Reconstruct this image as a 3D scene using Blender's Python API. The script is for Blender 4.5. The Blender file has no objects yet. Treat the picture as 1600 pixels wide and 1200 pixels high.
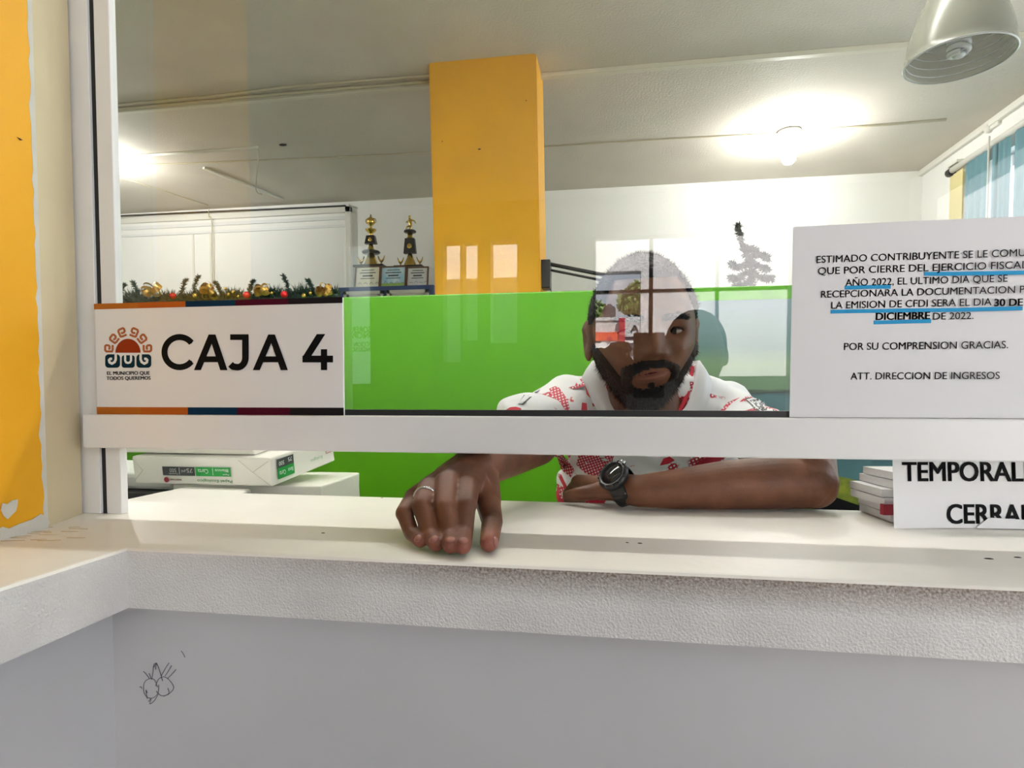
import bpy, bmesh, math, random
import numpy as np
from mathutils import Vector, Matrix, noise
from mathutils.bvhtree import BVHTree

random.seed(7)
PI = math.pi
SC = bpy.context.scene
COL = SC.collection

# ---------------------------------------------------------------- camera
F, PY0 = 950.0, 659.0
PSI, TH = math.atan(950 / 5890), math.radians(2.34)
CAM = Vector((0, -.724, 1.30))
FW = Vector((-math.sin(PSI) * math.cos(TH), math.cos(PSI) * math.cos(TH), -math.sin(TH)))
RT = Vector((math.cos(PSI), math.sin(PSI), 0))
UP = RT.cross(FW)
cam = bpy.data.objects.new('camera', bpy.data.cameras.new('camera'))
COL.objects.link(cam)
cam.data.sensor_width = 36
cam.data.lens = F * 36 / 1600
cam.data.shift_y = (PY0 - 600) / 1600
cam.data.clip_start = .01
R3 = Matrix((RT, UP, -FW)).transposed()
cam.matrix_world = Matrix.Translation(CAM) @ R3.to_4x4()
SC.camera = cam

# ---------------------------------------------------------------- view, world, sun, lamps
SC.view_settings.view_transform = 'Standard'
SC.view_settings.look = 'None'
SC.view_settings.exposure = 0
SC.view_settings.gamma = 1
SC.view_settings.use_curve_mapping = False
SC.cycles.use_denoising = True
SC.cycles.max_bounces = 12
SC.cycles.diffuse_bounces = 6
SC.cycles.transparent_max_bounces = 24
SC.cycles.sample_clamp_indirect = 12

SUN_STRENGTH = 34.0
SKY_STRENGTH = 4.2
BULB_STRENGTH = 350.0
TUBE_STRENGTH = 92.0

w = bpy.data.worlds.new('sky')
SC.world = w
w.use_nodes = True
nt = w.node_tree
bg = nt.nodes['Background']
tc = nt.nodes.new('ShaderNodeTexCoord')
sx = nt.nodes.new('ShaderNodeSeparateXYZ')
rp = nt.nodes.new('ShaderNodeValToRGB')
nt.links.new(tc.outputs['Generated'], sx.inputs[0])
nt.links.new(sx.outputs['Z'], rp.inputs[0])
rp.color_ramp.elements[0].color = (.92, .95, 1, 1)
rp.color_ramp.elements[1].color = (.42, .62, .95, 1)
nt.links.new(rp.outputs[0], bg.inputs['Color'])
bg.inputs['Strength'].default_value = SKY_STRENGTH

sun = bpy.data.objects.new('sun', bpy.data.lights.new('sun', 'SUN'))
COL.objects.link(sun)
sun.data.energy = SUN_STRENGTH
sun.data.angle = math.radians(.6)
sun.data.color = (1, .975, .94)
sun.rotation_euler = Vector((-.42, -.62, -.80)).to_track_quat('-Z', 'Y').to_euler()


# ---------------------------------------------------------------- placing helpers
def ray(px, py):
    return FW + RT * ((px - 800) / F) - UP * ((py - PY0) / F)


def atY(px, py, Y):
    d = ray(px, py)
    return CAM + d * ((Y - CAM.y) / d.y)


def atZ(px, py, Z):
    d = ray(px, py)
    return CAM + d * ((Z - CAM.z) / d.z)


def atX(px, py, X):
    d = ray(px, py)
    return CAM + d * ((X - CAM.x) / d.x)


def atD(px, py, D):
    return CAM + ray(px, py) * D


def mir(px, py, D):
    p = atY(px, py, D)
    return Vector((p.x, -p.y, p.z))


def s(r, g, b):
    def f(c):
        c /= 255
        return c / 12.92 if c <= .04045 else ((c + .055) / 1.055) ** 2.4
    return (f(r), f(g), f(b), 1)


# ---------------------------------------------------------------- materials
def pmat(name, col, rough=.5, metal=0, bump=0, bscale=150, var=0, vscale=5, spec=.5, emit=0, col2=None, detail=4):
    m = bpy.data.materials.new(name)
    m.use_nodes = True
    nt = m.node_tree
    b = nt.nodes['Principled BSDF']
    b.inputs['Base Color'].default_value = col
    b.inputs['Roughness'].default_value = rough
    b.inputs['Metallic'].default_value = metal
    b.inputs['Specular IOR Level'].default_value = spec
    tc = nt.nodes.new('ShaderNodeTexCoord')
    if var or col2:
        n = nt.nodes.new('ShaderNodeTexNoise')
        n.inputs['Scale'].default_value = vscale
        n.inputs['Detail'].default_value = detail
        nt.links.new(tc.outputs['Object'], n.inputs['Vector'])
        r = nt.nodes.new('ShaderNodeValToRGB')
        r.color_ramp.elements[0].position = .35
        r.color_ramp.elements[1].position = .65
        k = 1 - var
        r.color_ramp.elements[0].color = col2 or (col[0] * k, col[1] * k, col[2] * k, 1)
        r.color_ramp.elements[1].color = col
        nt.links.new(n.outputs['Fac'], r.inputs[0])
        nt.links.new(r.outputs[0], b.inputs['Base Color'])
    if bump:
        n = nt.nodes.new('ShaderNodeTexNoise')
        n.inputs['Scale'].default_value = bscale
        n.inputs['Detail'].default_value = 3
        nt.links.new(tc.outputs['Object'], n.inputs['Vector'])
        bp = nt.nodes.new('ShaderNodeBump')
        bp.inputs['Strength'].default_value = bump
        bp.inputs['Distance'].default_value = .002
        nt.links.new(n.outputs['Fac'], bp.inputs['Height'])
        nt.links.new(bp.outputs[0], b.inputs['Normal'])
    if emit:
        b.inputs['Emission Color'].default_value = col
        b.inputs['Emission Strength'].default_value = emit
    return m


def glass_mat(name, ior):
    m = bpy.data.materials.new(name)
    m.use_nodes = True
    nt = m.node_tree
    nt.nodes.remove(nt.nodes['Principled BSDF'])
    out = nt.nodes['Material Output']
    t = nt.nodes.new('ShaderNodeBsdfTransparent')
    t.inputs[0].default_value = (.97, .985, .975, 1)
    if ior:
        g = nt.nodes.new('ShaderNodeBsdfGlossy')
        g.inputs['Roughness'].default_value = 0
        lw = nt.nodes.new('ShaderNodeLayerWeight')
        lw.inputs['Blend'].default_value = .5
        pw = nt.nodes.new('ShaderNodeMath')
        pw.operation = 'POWER'
        pw.inputs[1].default_value = 5
        nt.links.new(lw.outputs['Facing'], pw.inputs[0])
        f = nt.nodes.new('ShaderNodeMath')
        f.operation = 'MULTIPLY_ADD'
        f.inputs[1].default_value = 1 - ior
        f.inputs[2].default_value = ior
        nt.links.new(pw.outputs[0], f.inputs[0])
        x = nt.nodes.new('ShaderNodeMixShader')
        nt.links.new(f.outputs[0], x.inputs[0])
        nt.links.new(t.outputs[0], x.inputs[1])
        nt.links.new(g.outputs[0], x.inputs[2])
        nt.links.new(x.outputs[0], out.inputs[0])
    else:
        nt.links.new(t.outputs[0], out.inputs[0])
    return m


def cloth_translucent(name, col, amount=.4):
    m = pmat(name, col, .85)
    nt = m.node_tree
    b = nt.nodes['Principled BSDF']
    t = nt.nodes.new('ShaderNodeBsdfTranslucent')
    t.inputs[0].default_value = col
    x = nt.nodes.new('ShaderNodeMixShader')
    x.inputs[0].default_value = amount
    nt.links.new(b.outputs[0], x.inputs[1])
    nt.links.new(t.outputs[0], x.inputs[2])
    nt.links.new(x.outputs[0], nt.nodes['Material Output'].inputs[0])
    return m


M = {}
M['white_wall'] = pmat('white wall paint', s(240, 239, 236), .8, bump=.25, bscale=60, var=.05, vscale=2)
M['ceiling'] = pmat('textured ceiling paint', s(214, 206, 194), .85, bump=.9, bscale=130, var=.10, vscale=3)
M['yellow'] = pmat('yellow wall paint', s(240, 174, 0), .6, bump=.35, bscale=55, var=.10, vscale=4)
M['green'] = pmat('green gloss paint', s(78, 152, 0), .45, bump=.05, bscale=30, var=.04, vscale=3)
M['plaster'] = pmat('bare plaster', s(212, 210, 202), .9, bump=.5, bscale=80, var=.1, vscale=20)
M['jamb'] = pmat('cream painted plaster jamb', s(214, 200, 166), .7, bump=.25, bscale=70, var=.08, vscale=7)
M['alu'] = pmat('white powder coated aluminium', s(226, 226, 226), .28, bump=.04, bscale=300, var=.03, vscale=4)
M['black'] = pmat('black rubber', s(14, 15, 18), .45)
M['blackplastic'] = pmat('black plastic', s(18, 18, 20), .35)
M['grey_wall'] = pmat('grey white lower wall paint', s(206, 204, 204), .6, bump=.1, bscale=60, var=.04, vscale=5)
M['fascia'] = pmat('crackled white paint', s(228, 225, 221), .55, bump=.7, bscale=430, var=.10, vscale=14)
M['paper'] = pmat('white paper', s(222, 222, 224), .7, bump=.05, bscale=20)
M['sign_white'] = pmat('white sign board', s(222, 221, 220), .4)
M['ink'] = pmat('black ink', s(12, 12, 14), .6, spec=.12)
M['ink_grey'] = pmat('printed grey black ink', s(52, 54, 60), .7)
M['hl_blue'] = pmat('blue marker ink', s(18, 150, 205), .7)
M['orange'] = pmat('orange print', s(172, 98, 30), .6, spec=.12)
M['orange2'] = pmat('burnt orange print', s(176, 88, 26), .6, spec=.12)
M['navy'] = pmat('navy print', s(4, 44, 70), .6, spec=.12)
M['maroon'] = pmat('maroon print', s(70, 4, 30), .6, spec=.12)
M['char'] = pmat('charcoal print', s(26, 20, 24), .6, spec=.12)
M['sunray'] = pmat('copper print', s(164, 88, 44), .4)
M['sunred'] = pmat('rust print', s(146, 52, 14), .6, spec=.12)
M['teal_ink'] = pmat('dark teal print', s(6, 40, 54), .6, spec=.12)
M['counter'] = pmat('off white painted counter', s(236, 233, 226), .42, bump=.12, bscale=80, var=.05, vscale=9)
M['gold'] = pmat('polished gold plating', s(214, 180, 90), .22, 1)
M['goldfoil'] = pmat('gold ribbon foil', s(222, 176, 92), .3, .85, bump=.5, bscale=300)
M['redball'] = pmat('red bauble', s(200, 16, 24), .2)
M['needles'] = pmat('green tinsel needles', s(20, 56, 42), .6, var=.4, vscale=60)
M['darkneedles'] = pmat('dark artificial fir needles', s(34, 48, 42), .6, var=.4, vscale=60)
M['trophy_black'] = pmat('black trophy base', s(28, 24, 24), .3)
M['blue_board'] = pmat('blue painted steel', s(40, 66, 120), .4)
M['silver'] = pmat('silver frame', s(206, 206, 200), .35, .3)
M['brownwood'] = pmat('brown wood frame', s(96, 60, 36), .5)
M['cable'] = pmat('cream cable', s(196, 186, 160), .6)
M['raceway'] = pmat('cream raceway', s(214, 208, 190), .5)
M['skin'] = None
M['hair'] = pmat('black hair', s(13, 10, 10), .6, bump=.8, bscale=500, spec=.2)
M['eyewhite'] = pmat('eye white', s(150, 138, 130), .15)
M['iris'] = pmat('dark brown iris', s(22, 12, 9), .1)
M['steel'] = pmat('polished steel', s(200, 200, 204), .2, 1)
M['lens'] = pmat('watch crystal', s(30, 32, 34), .08)
M['trouser'] = pmat('dark blue denim', s(38, 46, 66), .85)
M['darkcloth'] = pmat('charcoal cotton', s(26, 34, 38), .85)
M['lampshade'] = None
M['cfl'] = pmat('unlit spiral tube', s(205, 208, 212), .3)
M['bulb_on'] = pmat('lit bulb', (1, .98, .95, 1), .4, emit=BULB_STRENGTH)
M['porcelain'] = pmat('white lamp socket', s(225, 222, 214), .4)
M['teal_curtain'] = cloth_translucent('teal blind fabric', s(112, 160, 172), .35)
M['yellow_curtain'] = cloth_translucent('pale yellow fabric', s(240, 230, 176), .35)
M['concrete'] = pmat('pale concrete', s(216, 211, 207), .85, bump=.3, bscale=20, var=.08, vscale=2)
M['asphalt'] = pmat('street paving', s(150, 146, 140), .9, var=.1)
M['leaf'] = pmat('sunlit leaves', s(150, 176, 96), .6, var=.6, vscale=2)
M['bark'] = pmat('bark', s(86, 70, 54), .9)
M['red_paint'] = pmat('red painted pillar', s(176, 30, 44), .6)
M['orange_band'] = pmat('orange red painted band', s(226, 84, 46), .6)
M['tank'] = pmat('black water tank', s(40, 42, 46), .5)
M['floor'] = pmat('grey floor tile', s(150, 146, 140), .4, var=.1, vscale=3)
M['packaging'] = pmat('white ream wrapper', s(236, 234, 226), .35, bump=.15, bscale=25)
M['pk_green'] = pmat('green label print', s(24, 150, 62), .4)
M['pk_grey'] = pmat('dark grey label print', s(64, 68, 70), .4)
M['pk_red'] = pmat('dark red print', s(140, 26, 44), .4)
M['pk_white'] = pmat('white label print', s(236, 238, 236), .4)
M['pk_greentext'] = pmat('pale green print', s(120, 176, 130), .5)
M['printer_grey'] = pmat('light grey plastic', s(206, 208, 204), .5, bump=.4, bscale=400)
M['desk'] = pmat('brown laminate', s(120, 92, 66), .5)
M['glass'] = glass_mat('glass pane reflecting face', .102)
M['glass_clear'] = glass_mat('glass pane clear face', None)
M['patch_white'] = pmat('white crest print', s(226, 226, 230), .5)
M['patch_black'] = pmat('black crest print', s(20, 22, 26), .5)
M['jersey_red'] = pmat('red jersey trim', s(196, 30, 56), .7)
M['nail'] = pmat('finger nail', s(150, 96, 84), .3)
M['pen'] = pmat('pen ink', s(70, 70, 84), .7)
M['mouth'] = None
M['stain'] = pmat('brown grime', s(186, 160, 108), .9, var=.3, vscale=60)
M['sky_print'] = None


def ramp(nt, els, interp='LINEAR'):
    r = nt.nodes.new('ShaderNodeValToRGB')
    r.color_ramp.interpolation = interp
    e = r.color_ramp.elements
    e[0].position, e[0].color = els[0]
    e[1].position, e[1].color = els[1]
    for p, c in els[2:]:
        k = e.new(p)
        k.color = c
    return r


def skin_mat():
    m = pmat('brown skin', s(120, 78, 56), .5, bump=.2, bscale=420, spec=.35)
    nt = m.node_tree
    b = nt.nodes['Principled BSDF']
    tc = nt.nodes.new('ShaderNodeTexCoord')
    n = nt.nodes.new('ShaderNodeTexNoise')
    n.inputs['Scale'].default_value = 26
    n.inputs['Detail'].default_value = 6
    nt.links.new(tc.outputs['Object'], n.inputs['Vector'])
    r = ramp(nt, [(.3, s(88, 55, 38)), (.7, s(118, 75, 53))])
    nt.links.new(n.outputs['Fac'], r.inputs[0])
    a = nt.nodes.new('ShaderNodeAttribute')
    a.attribute_name = 'pink'
    x = nt.nodes.new('ShaderNodeMix')
    x.data_type = 'RGBA'
    nt.links.new(a.outputs['Fac'], x.inputs['Factor'])
    nt.links.new(r.outputs[0], x.inputs['A'])
    x.inputs['B'].default_value = s(160, 92, 80)
    nt.links.new(x.outputs['Result'], b.inputs['Base Color'])
    return m


M['skin'] = skin_mat()


def jersey_mat():
    m = pmat('white jersey with red print', s(235, 235, 238), .7, bump=.1, bscale=700)
    nt = m.node_tree
    b = nt.nodes['Principled BSDF']
    tc = nt.nodes.new('ShaderNodeTexCoord')
    mp = nt.nodes.new('ShaderNodeMapping')
    mp.inputs['Rotation'].default_value = (.3, .75, .2)
    mp.inputs['Scale'].default_value = (1, 1, 2.0)
    nt.links.new(tc.outputs['Object'], mp.inputs[0])
    n = nt.nodes.new('ShaderNodeTexNoise')
    n.inputs['Scale'].default_value = 9
    n.inputs['Detail'].default_value = 1.5
    n.inputs['Distortion'].default_value = .9
    nt.links.new(mp.outputs[0], n.inputs['Vector'])
    patch = ramp(nt, [(.585, (0, 0, 0, 1)), (.605, (1, 1, 1, 1))])
    nt.links.new(n.outputs['Fac'], patch.inputs[0])
    solid = ramp(nt, [(.645, (0, 0, 0, 1)), (.66, (1, 1, 1, 1))])
    nt.links.new(n.outputs['Fac'], solid.inputs[0])

    def lines(rot):
        q = nt.nodes.new('ShaderNodeMapping')
        q.inputs['Rotation'].default_value = rot
        nt.links.new(tc.outputs['Object'], q.inputs[0])
        wv = nt.nodes.new('ShaderNodeTexWave')
        wv.bands_direction = 'X'
        wv.inputs['Scale'].default_value = 48
        nt.links.new(q.outputs[0], wv.inputs['Vector'])
        rr = ramp(nt, [(.45, (1, 1, 1, 1)), (.6, (0, 0, 0, 1))])
        nt.links.new(wv.outputs['Fac'], rr.inputs[0])
        return rr
    l1, l2 = lines((0, .5, 0)), lines((0, .5 + PI / 2, 0))
    mx = nt.nodes.new('ShaderNodeMath')
    mx.operation = 'MAXIMUM'
    nt.links.new(l1.outputs[0], mx.inputs[0])
    nt.links.new(l2.outputs[0], mx.inputs[1])
    m2 = nt.nodes.new('ShaderNodeMath')
    m2.operation = 'MAXIMUM'
    nt.links.new(mx.outputs[0], m2.inputs[0])
    nt.links.new(solid.outputs[0], m2.inputs[1])
    m3 = nt.nodes.new('ShaderNodeMath')
    m3.operation = 'MULTIPLY'
    nt.links.new(m2.outputs[0], m3.inputs[0])
    nt.links.new(patch.outputs[0], m3.inputs[1])
    x = nt.nodes.new('ShaderNodeMix')
    x.data_type = 'RGBA'
    nt.links.new(m3.outputs[0], x.inputs['Factor'])
    x.inputs['A'].default_value = s(236, 236, 239)
    x.inputs['B'].default_value = s(186, 30, 58)
    nt.links.new(x.outputs['Result'], b.inputs['Base Color'])
    return m


M['jersey'] = jersey_mat()


def grid_mat():
    m = pmat('red grid print', s(190, 30, 58), .7)
    nt = m.node_tree
    b = nt.nodes['Principled BSDF']
    tc = nt.nodes.new('ShaderNodeTexCoord')
    outs = []
    for ry in (.35, .35 + PI / 2):
        q = nt.nodes.new('ShaderNodeMapping')
        q.inputs['Rotation'].default_value = (0, ry, 0)
        nt.links.new(tc.outputs['Object'], q.inputs[0])
        wv = nt.nodes.new('ShaderNodeTexWave')
        wv.bands_direction = 'X'
        wv.inputs['Scale'].default_value = 64
        wv.inputs['Distortion'].default_value = .6
        nt.links.new(q.outputs[0], wv.inputs['Vector'])
        outs.append(wv.outputs['Fac'])
    mn = nt.nodes.new('ShaderNodeMath')
    mn.operation = 'MINIMUM'
    nt.links.new(outs[0], mn.inputs[0])
    nt.links.new(outs[1], mn.inputs[1])
    r = ramp(nt, [(.42, s(190, 30, 58)), (.55, s(232, 226, 230))])
    nt.links.new(mn.outputs[0], r.inputs[0])
    nt.links.new(r.outputs[0], b.inputs['Base Color'])
    return m



def shade_mat():
    m = bpy.data.materials.new('ribbed frosted acrylic')
    m.use_nodes = True
    nt = m.node_tree
    b = nt.nodes['Principled BSDF']
    b.inputs['Base Color'].default_value = s(158, 158, 146)
    b.inputs['Roughness'].default_value = .25
    t = nt.nodes.new('ShaderNodeBsdfTransparent')
    t.inputs[0].default_value = (.9, .92, .88, 1)
    x = nt.nodes.new('ShaderNodeMixShader')
    x.inputs[0].default_value = .66
    nt.links.new(t.outputs[0], x.inputs[1])
    nt.links.new(b.outputs[0], x.inputs[2])
    nt.links.new(x.outputs[0], nt.nodes['Material Output'].inputs[0])
    return m


M['lampshade'] = shade_mat()


def landscape_mat(z0, z1):
    """printed lake landscape: sky, hills, dark shore, rippled water"""
    m = pmat('printed lake landscape', s(90, 130, 130), .45)
    nt = m.node_tree
    b = nt.nodes['Principled BSDF']
    tc = nt.nodes.new('ShaderNodeTexCoord')
    sx = nt.nodes.new('ShaderNodeSeparateXYZ')
    nt.links.new(tc.outputs['Object'], sx.inputs[0])
    mp = nt.nodes.new('ShaderNodeMapping')
    mp.inputs['Scale'].default_value = (5, 1, 60)
    nt.links.new(tc.outputs['Object'], mp.inputs[0])
    n = nt.nodes.new('ShaderNodeTexNoise')
    n.inputs['Scale'].default_value = 1.6
    n.inputs['Detail'].default_value = 5
    nt.links.new(mp.outputs[0], n.inputs['Vector'])
    mr = nt.nodes.new('ShaderNodeMapRange')
    mr.inputs['From Min'].default_value = z0
    mr.inputs['From Max'].default_value = z1
    nt.links.new(sx.outputs['Z'], mr.inputs['Value'])
    ad = nt.nodes.new('ShaderNodeMath')
    ad.operation = 'MULTIPLY_ADD'
    nt.links.new(n.outputs['Fac'], ad.inputs[0])
    ad.inputs[1].default_value = .06
    nt.links.new(mr.outputs[0], ad.inputs[2])
    r = ramp(nt, [(0, s(70, 118, 122)), (.30, s(52, 92, 98)), (.56, s(58, 98, 104)), (.58, s(18, 30, 30)),
                  (.60, s(92, 122, 92)), (.72, s(104, 134, 100)), (.80, s(82, 116, 114)), (1, s(112, 136, 144))])
    nt.links.new(ad.outputs[0], r.inputs[0])
    nt.links.new(r.outputs[0], b.inputs['Base Color'])
    return m


# ---------------------------------------------------------------- mesh helpers
class MB:
    """collects shapes; build() links them as ONE mesh object"""
    def __init__(self):
        self.bm = bmesh.new()
        self.mi = 0

    def _f(self, vs):
        try:
            f = self.bm.faces.new(vs)
            f.material_index = self.mi
            return f
        except ValueError:
            return None

    def box(self, x0, x1, y0, y1, z0, z1, mx=None, bevel=0):
        b = bmesh.new()
        vs = [b.verts.new((x, y, z)) for z in (z0, z1) for y in (y0, y1) for x in (x0, x1)]
        for q in ((0, 2, 3, 1), (4, 5, 7, 6), (0, 1, 5, 4), (2, 6, 7, 3), (0, 4, 6, 2), (1, 3, 7, 5)):
            b.faces.new([vs[i] for i in q])
        if bevel:
            bmesh.ops.bevel(b, geom=b.edges[:], offset=bevel, segments=2, profile=.5, affect='EDGES')
        self.merge(b, mx)
        return self

    def merge(self, b, mx=None):
        if mx is not None:
            b.transform(mx)
        b.verts.index_update()
        vm = [self.bm.verts.new(v.co) for v in b.verts]
        for f in b.faces:
            g = self._f([vm[v.index] for v in f.verts])
            if g:
                g.smooth = f.smooth
        b.free()

    def prism(self, pts, vec):
        """closed polygon of 3d points, extruded by vec"""
        vec = Vector(vec)
        a = [self.bm.verts.new(p) for p in pts]
        c = [self.bm.verts.new(Vector(p) + vec) for p in pts]
        self._f(a)
        self._f(c[::-1])
        n = len(a)
        for i in range(n):
            self._f([a[i], a[(i + 1) % n], c[(i + 1) % n], c[i]])
        return self

    def tube(self, path, r, n=8, closed=False, radii=None):
        path = [Vector(p) for p in path]
        k = len(path)
        rings = []
        nrm = None
        for i, p in enumerate(path):
            if closed:
                t = path[(i + 1) % k] - path[i - 1]
            else:
                t = path[min(i + 1, k - 1)] - path[max(i - 1, 0)]
            t.normalize()
            if nrm is None:
                nrm = t.orthogonal().normalized()
            nrm = (nrm - t * nrm.dot(t))
            if nrm.length < 1e-6:
                nrm = t.orthogonal()
            nrm.normalize()
            bn = t.cross(nrm)
            rr = radii[i] if radii else r
            rings.append([self.bm.verts.new(p + (nrm * math.cos(2 * PI * j / n) + bn * math.sin(2 * PI * j / n)) * rr) for j in range(n)])
        m = k if closed else k - 1
        for i in range(m):
            a, b = rings[i], rings[(i + 1) % k]
            for j in range(n):
                f = self._f([a[j], a[(j + 1) % n], b[(j + 1) % n], b[j]])
                if f:
                    f.smooth = True
        if not closed:
            self._f(rings[0][::-1])
            self._f(rings[-1])
        return self

    def lathe(self, prof, c=(0, 0, 0), n=24, mx=None, closed=False):
        b = bmesh.new()
        rings = []
        for r, z in prof:
            if r < 1e-6:
                rings.append([b.verts.new((0, 0, z))])
            else:
                rings.append([b.verts.new((r * math.cos(2 * PI * j / n), r * math.sin(2 * PI * j / n), z)) for j in range(n)])
        prs = list(zip(rings, rings[1:])) + ([(rings[-1], rings[0])] if closed else [])
        for a, d in prs:
            for j in range(n):
                j2 = (j + 1) % n
                if len(a) == 1 and len(d) == 1:
                    continue
                if len(a) == 1:
                    f = b.faces.new([a[0], d[j2], d[j]])
                elif len(d) == 1:
                    f = b.faces.new([a[j], a[j2], d[0]])
                else:
                    f = b.faces.new([a[j], a[j2], d[j2], d[j]])
                f.smooth = True
        mm = Matrix.Translation(Vector(c))
        if mx is not None:
            mm = mm @ mx
        self.merge(b, mm)
        return self

    def ell(self, c, rad, mx=None, n=16):
        prof = [(math.cos(a) if abs(math.cos(a)) > 1e-6 else 0, math.sin(a)) for a in [-PI / 2 + PI * i / (n // 2) for i in range(n // 2 + 1)]]
        sm = Matrix.Diagonal((*rad, 1))
        self.lathe(prof, c, n, (mx.to_4x4() @ sm) if mx is not None else sm)
        return self

    def caps(self, p0, r0, p1, r1, flat=None, n=28):
        """tapered capsule; flat=(axis, k) squeezes it along axis"""
        p0, p1 = Vector(p0), Vector(p1)
        ax = p1 - p0
        L = ax.length
        ax.normalize()
        prof = [(r0 * math.cos(a) if i else 0, r0 * math.sin(a)) for i, a in enumerate([-PI / 2 + PI / 2 * i / 5 for i in range(6)])]
        prof += [(r1 * math.cos(a) if i < 5 else 0, L + r1 * math.sin(a)) for i, a in enumerate([PI / 2 * i / 5 for i in range(6)])]
        if flat:
            fx = Vector(flat[0])
            fx = (fx - ax * fx.dot(ax)).normalized()
            fy = ax.cross(fx)
            rot = Matrix((fx * flat[1], fy, ax)).transposed().to_4x4()
        else:
            rot = ax.to_track_quat('Z', 'Y').to_matrix().to_4x4()
        self.lathe(prof, p0, n, rot)
        return self

    def build(self, name, mats, parent=None, smooth=None, norm=True):
        if norm:
            bmesh.ops.recalc_face_normals(self.bm, faces=self.bm.faces[:])
        me = bpy.data.meshes.new(name)
        self.bm.to_mesh(me)
        self.bm.free()
        if smooth:
            for p in me.polygons:
                p.use_smooth = True
        return link(name, me, mats, parent)


def link(name, me, mats, parent=None):
    me.name = name
    o = bpy.data.objects.new(name, me)
    COL.objects.link(o)
    if not isinstance(mats, (list, tuple)):
        mats = [mats]
    for m in mats:
        me.materials.append(m)
    if parent is not None:
        o.parent = parent
        o.matrix_parent_inverse = root_inv(parent)
    return o


def root_inv(p):
    m = Matrix.Identity(4)
    chain = []
    while p is not None:
        chain.append(p)
        p = p.parent
    for q in reversed(chain):
        m = m @ (q.matrix_parent_inverse if q.parent else Matrix.Identity(4)) @ q.matrix_basis
    return m.inverted()


def tag(o, label, cat, group=None, kind=None):
    o['label'] = label
    o['category'] = cat
    if group:
        o['group'] = group
    if kind:
        o['kind'] = kind
    return o


def thing(name, loc, label, cat, group=None):
    o = bpy.data.objects.new(name, None)
    o.empty_display_size = .05
    COL.objects.link(o)
    o.location = loc
    return tag(o, label, cat, group)


def struct(o):
    o['kind'] = 'structure'
    return o


def copy_thing(o, loc, label=None, rz=None, scale=None):
    c = o.copy()
    COL.objects.link(c)
    c.location = loc
    if rz is not None:
        c.rotation_euler.z = rz
    if scale:
        c.scale = (scale,) * 3
    if label:
        c['label'] = label

    def rec(src, dst):
        for ch in list(src.children):
            d = ch.copy()
            COL.objects.link(d)
            d.parent = dst
            d.matrix_parent_inverse = ch.matrix_parent_inverse.copy()
            rec(ch, d)
    rec(o, c)
    return c


def eval_mesh(o):
    dg = bpy.context.evaluated_depsgraph_get()
    return bpy.data.meshes.new_from_object(o.evaluated_get(dg))


def fuse(mb, voxel, smooth=3, fac=.5):
    """one continuous surface out of overlapping volumes"""
    me = bpy.data.meshes.new('tmp')
    bmesh.ops.recalc_face_normals(mb.bm, faces=mb.bm.faces[:])
    mb.bm.to_mesh(me)
    mb.bm.free()
    o = bpy.data.objects.new('tmp', me)
    COL.objects.link(o)
    r = o.modifiers.new('r', 'REMESH')
    r.mode = 'VOXEL'
    r.voxel_size = voxel
    r.use_smooth_shade = True
    if smooth:
        sm = o.modifiers.new('s', 'SMOOTH')
        sm.factor = fac
        sm.iterations = smooth
    out = eval_mesh(o)
    bpy.data.objects.remove(o)
    bpy.data.meshes.remove(me)
    return out


def text_tris(body, bold=0, space=1.0):
    cu = bpy.data.curves.new('t', 'FONT')
    cu.body = body
    cu.size = 1
    cu.offset = bold
    cu.space_character = space
    cu.resolution_u = 4
    o = bpy.data.objects.new('t', cu)
    COL.objects.link(o)
    me = eval_mesh(o)
    bpy.data.objects.remove(o)
    bpy.data.curves.remove(cu)
    vs = [(v.co.x, v.co.y) for v in me.vertices]
    fs = [tuple(p.vertices) for p in me.polygons]
    bpy.data.meshes.remove(me)
    return vs, fs


def text_into(mb, body, x0, x1, z0, z1, place, bold=0, space=1.0, align=None):
    """text scaled into the box x0..x1, z0..z1 of a plane; place(a, b) gives the 3d point"""
    vs, fs = text_tris(body, 0, space)
    ax = [v[0] for v in vs]
    cap = [v[1] for v in text_tris('H', 0)[0]]
    lo, hi = min(cap), max(cap)
    mn, mxx = min(ax), max(ax)
    shifts = [(0, 0)] if not bold else [(dx * bold, dz * bold) for dx in (-1, 0, 1) for dz in (-.4, .4)]
    for sx_, sz_ in shifts:
        bv = []
        for a, b in vs:
            bv.append(mb.bm.verts.new(place(x0 + (a + sx_ - mn) / (mxx - mn) * (x1 - x0), z0 + (b + sz_ - lo) / (hi - lo) * (z1 - z0))))
        for f in fs:
            mb._f([bv[i] for i in f])


def stroke_polys(pts, wd, closed=False):
    """2d polyline to quads + round joints, as lists of 2d polygons"""
    out = []
    for (a, b) in zip(pts, pts[1:]):
        dx, dy = b[0] - a[0], b[1] - a[1]
        L = math.hypot(dx, dy) or 1
        nx, ny = -dy / L * wd / 2, dx / L * wd / 2
        out.append([(a[0] + nx, a[1] + ny), (b[0] + nx, b[1] + ny), (b[0] - nx, b[1] - ny), (a[0] - nx, a[1] - ny)])
    for p in pts[1:-1]:
        out.append([(p[0] + wd / 2 * math.cos(t), p[1] + wd / 2 * math.sin(t)) for t in [2 * PI * i / 12 for i in range(12)]])
    return out


def arc(cx, cy, r, a0, a1, n=20, ry=None):
    ry = ry or r
    return [(cx + r * math.cos(math.radians(a0 + (a1 - a0) * i / n)), cy + ry * math.sin(math.radians(a0 + (a1 - a0) * i / n))) for i in range(n + 1)]


def flat_polys(mb, polys, place):
    """thin print: every 2d polygon becomes a face, each a hair higher than the last so they never fight"""
    for q in polys:
        mb._f([mb.bm.verts.new(place(*p)) for p in q])


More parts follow.
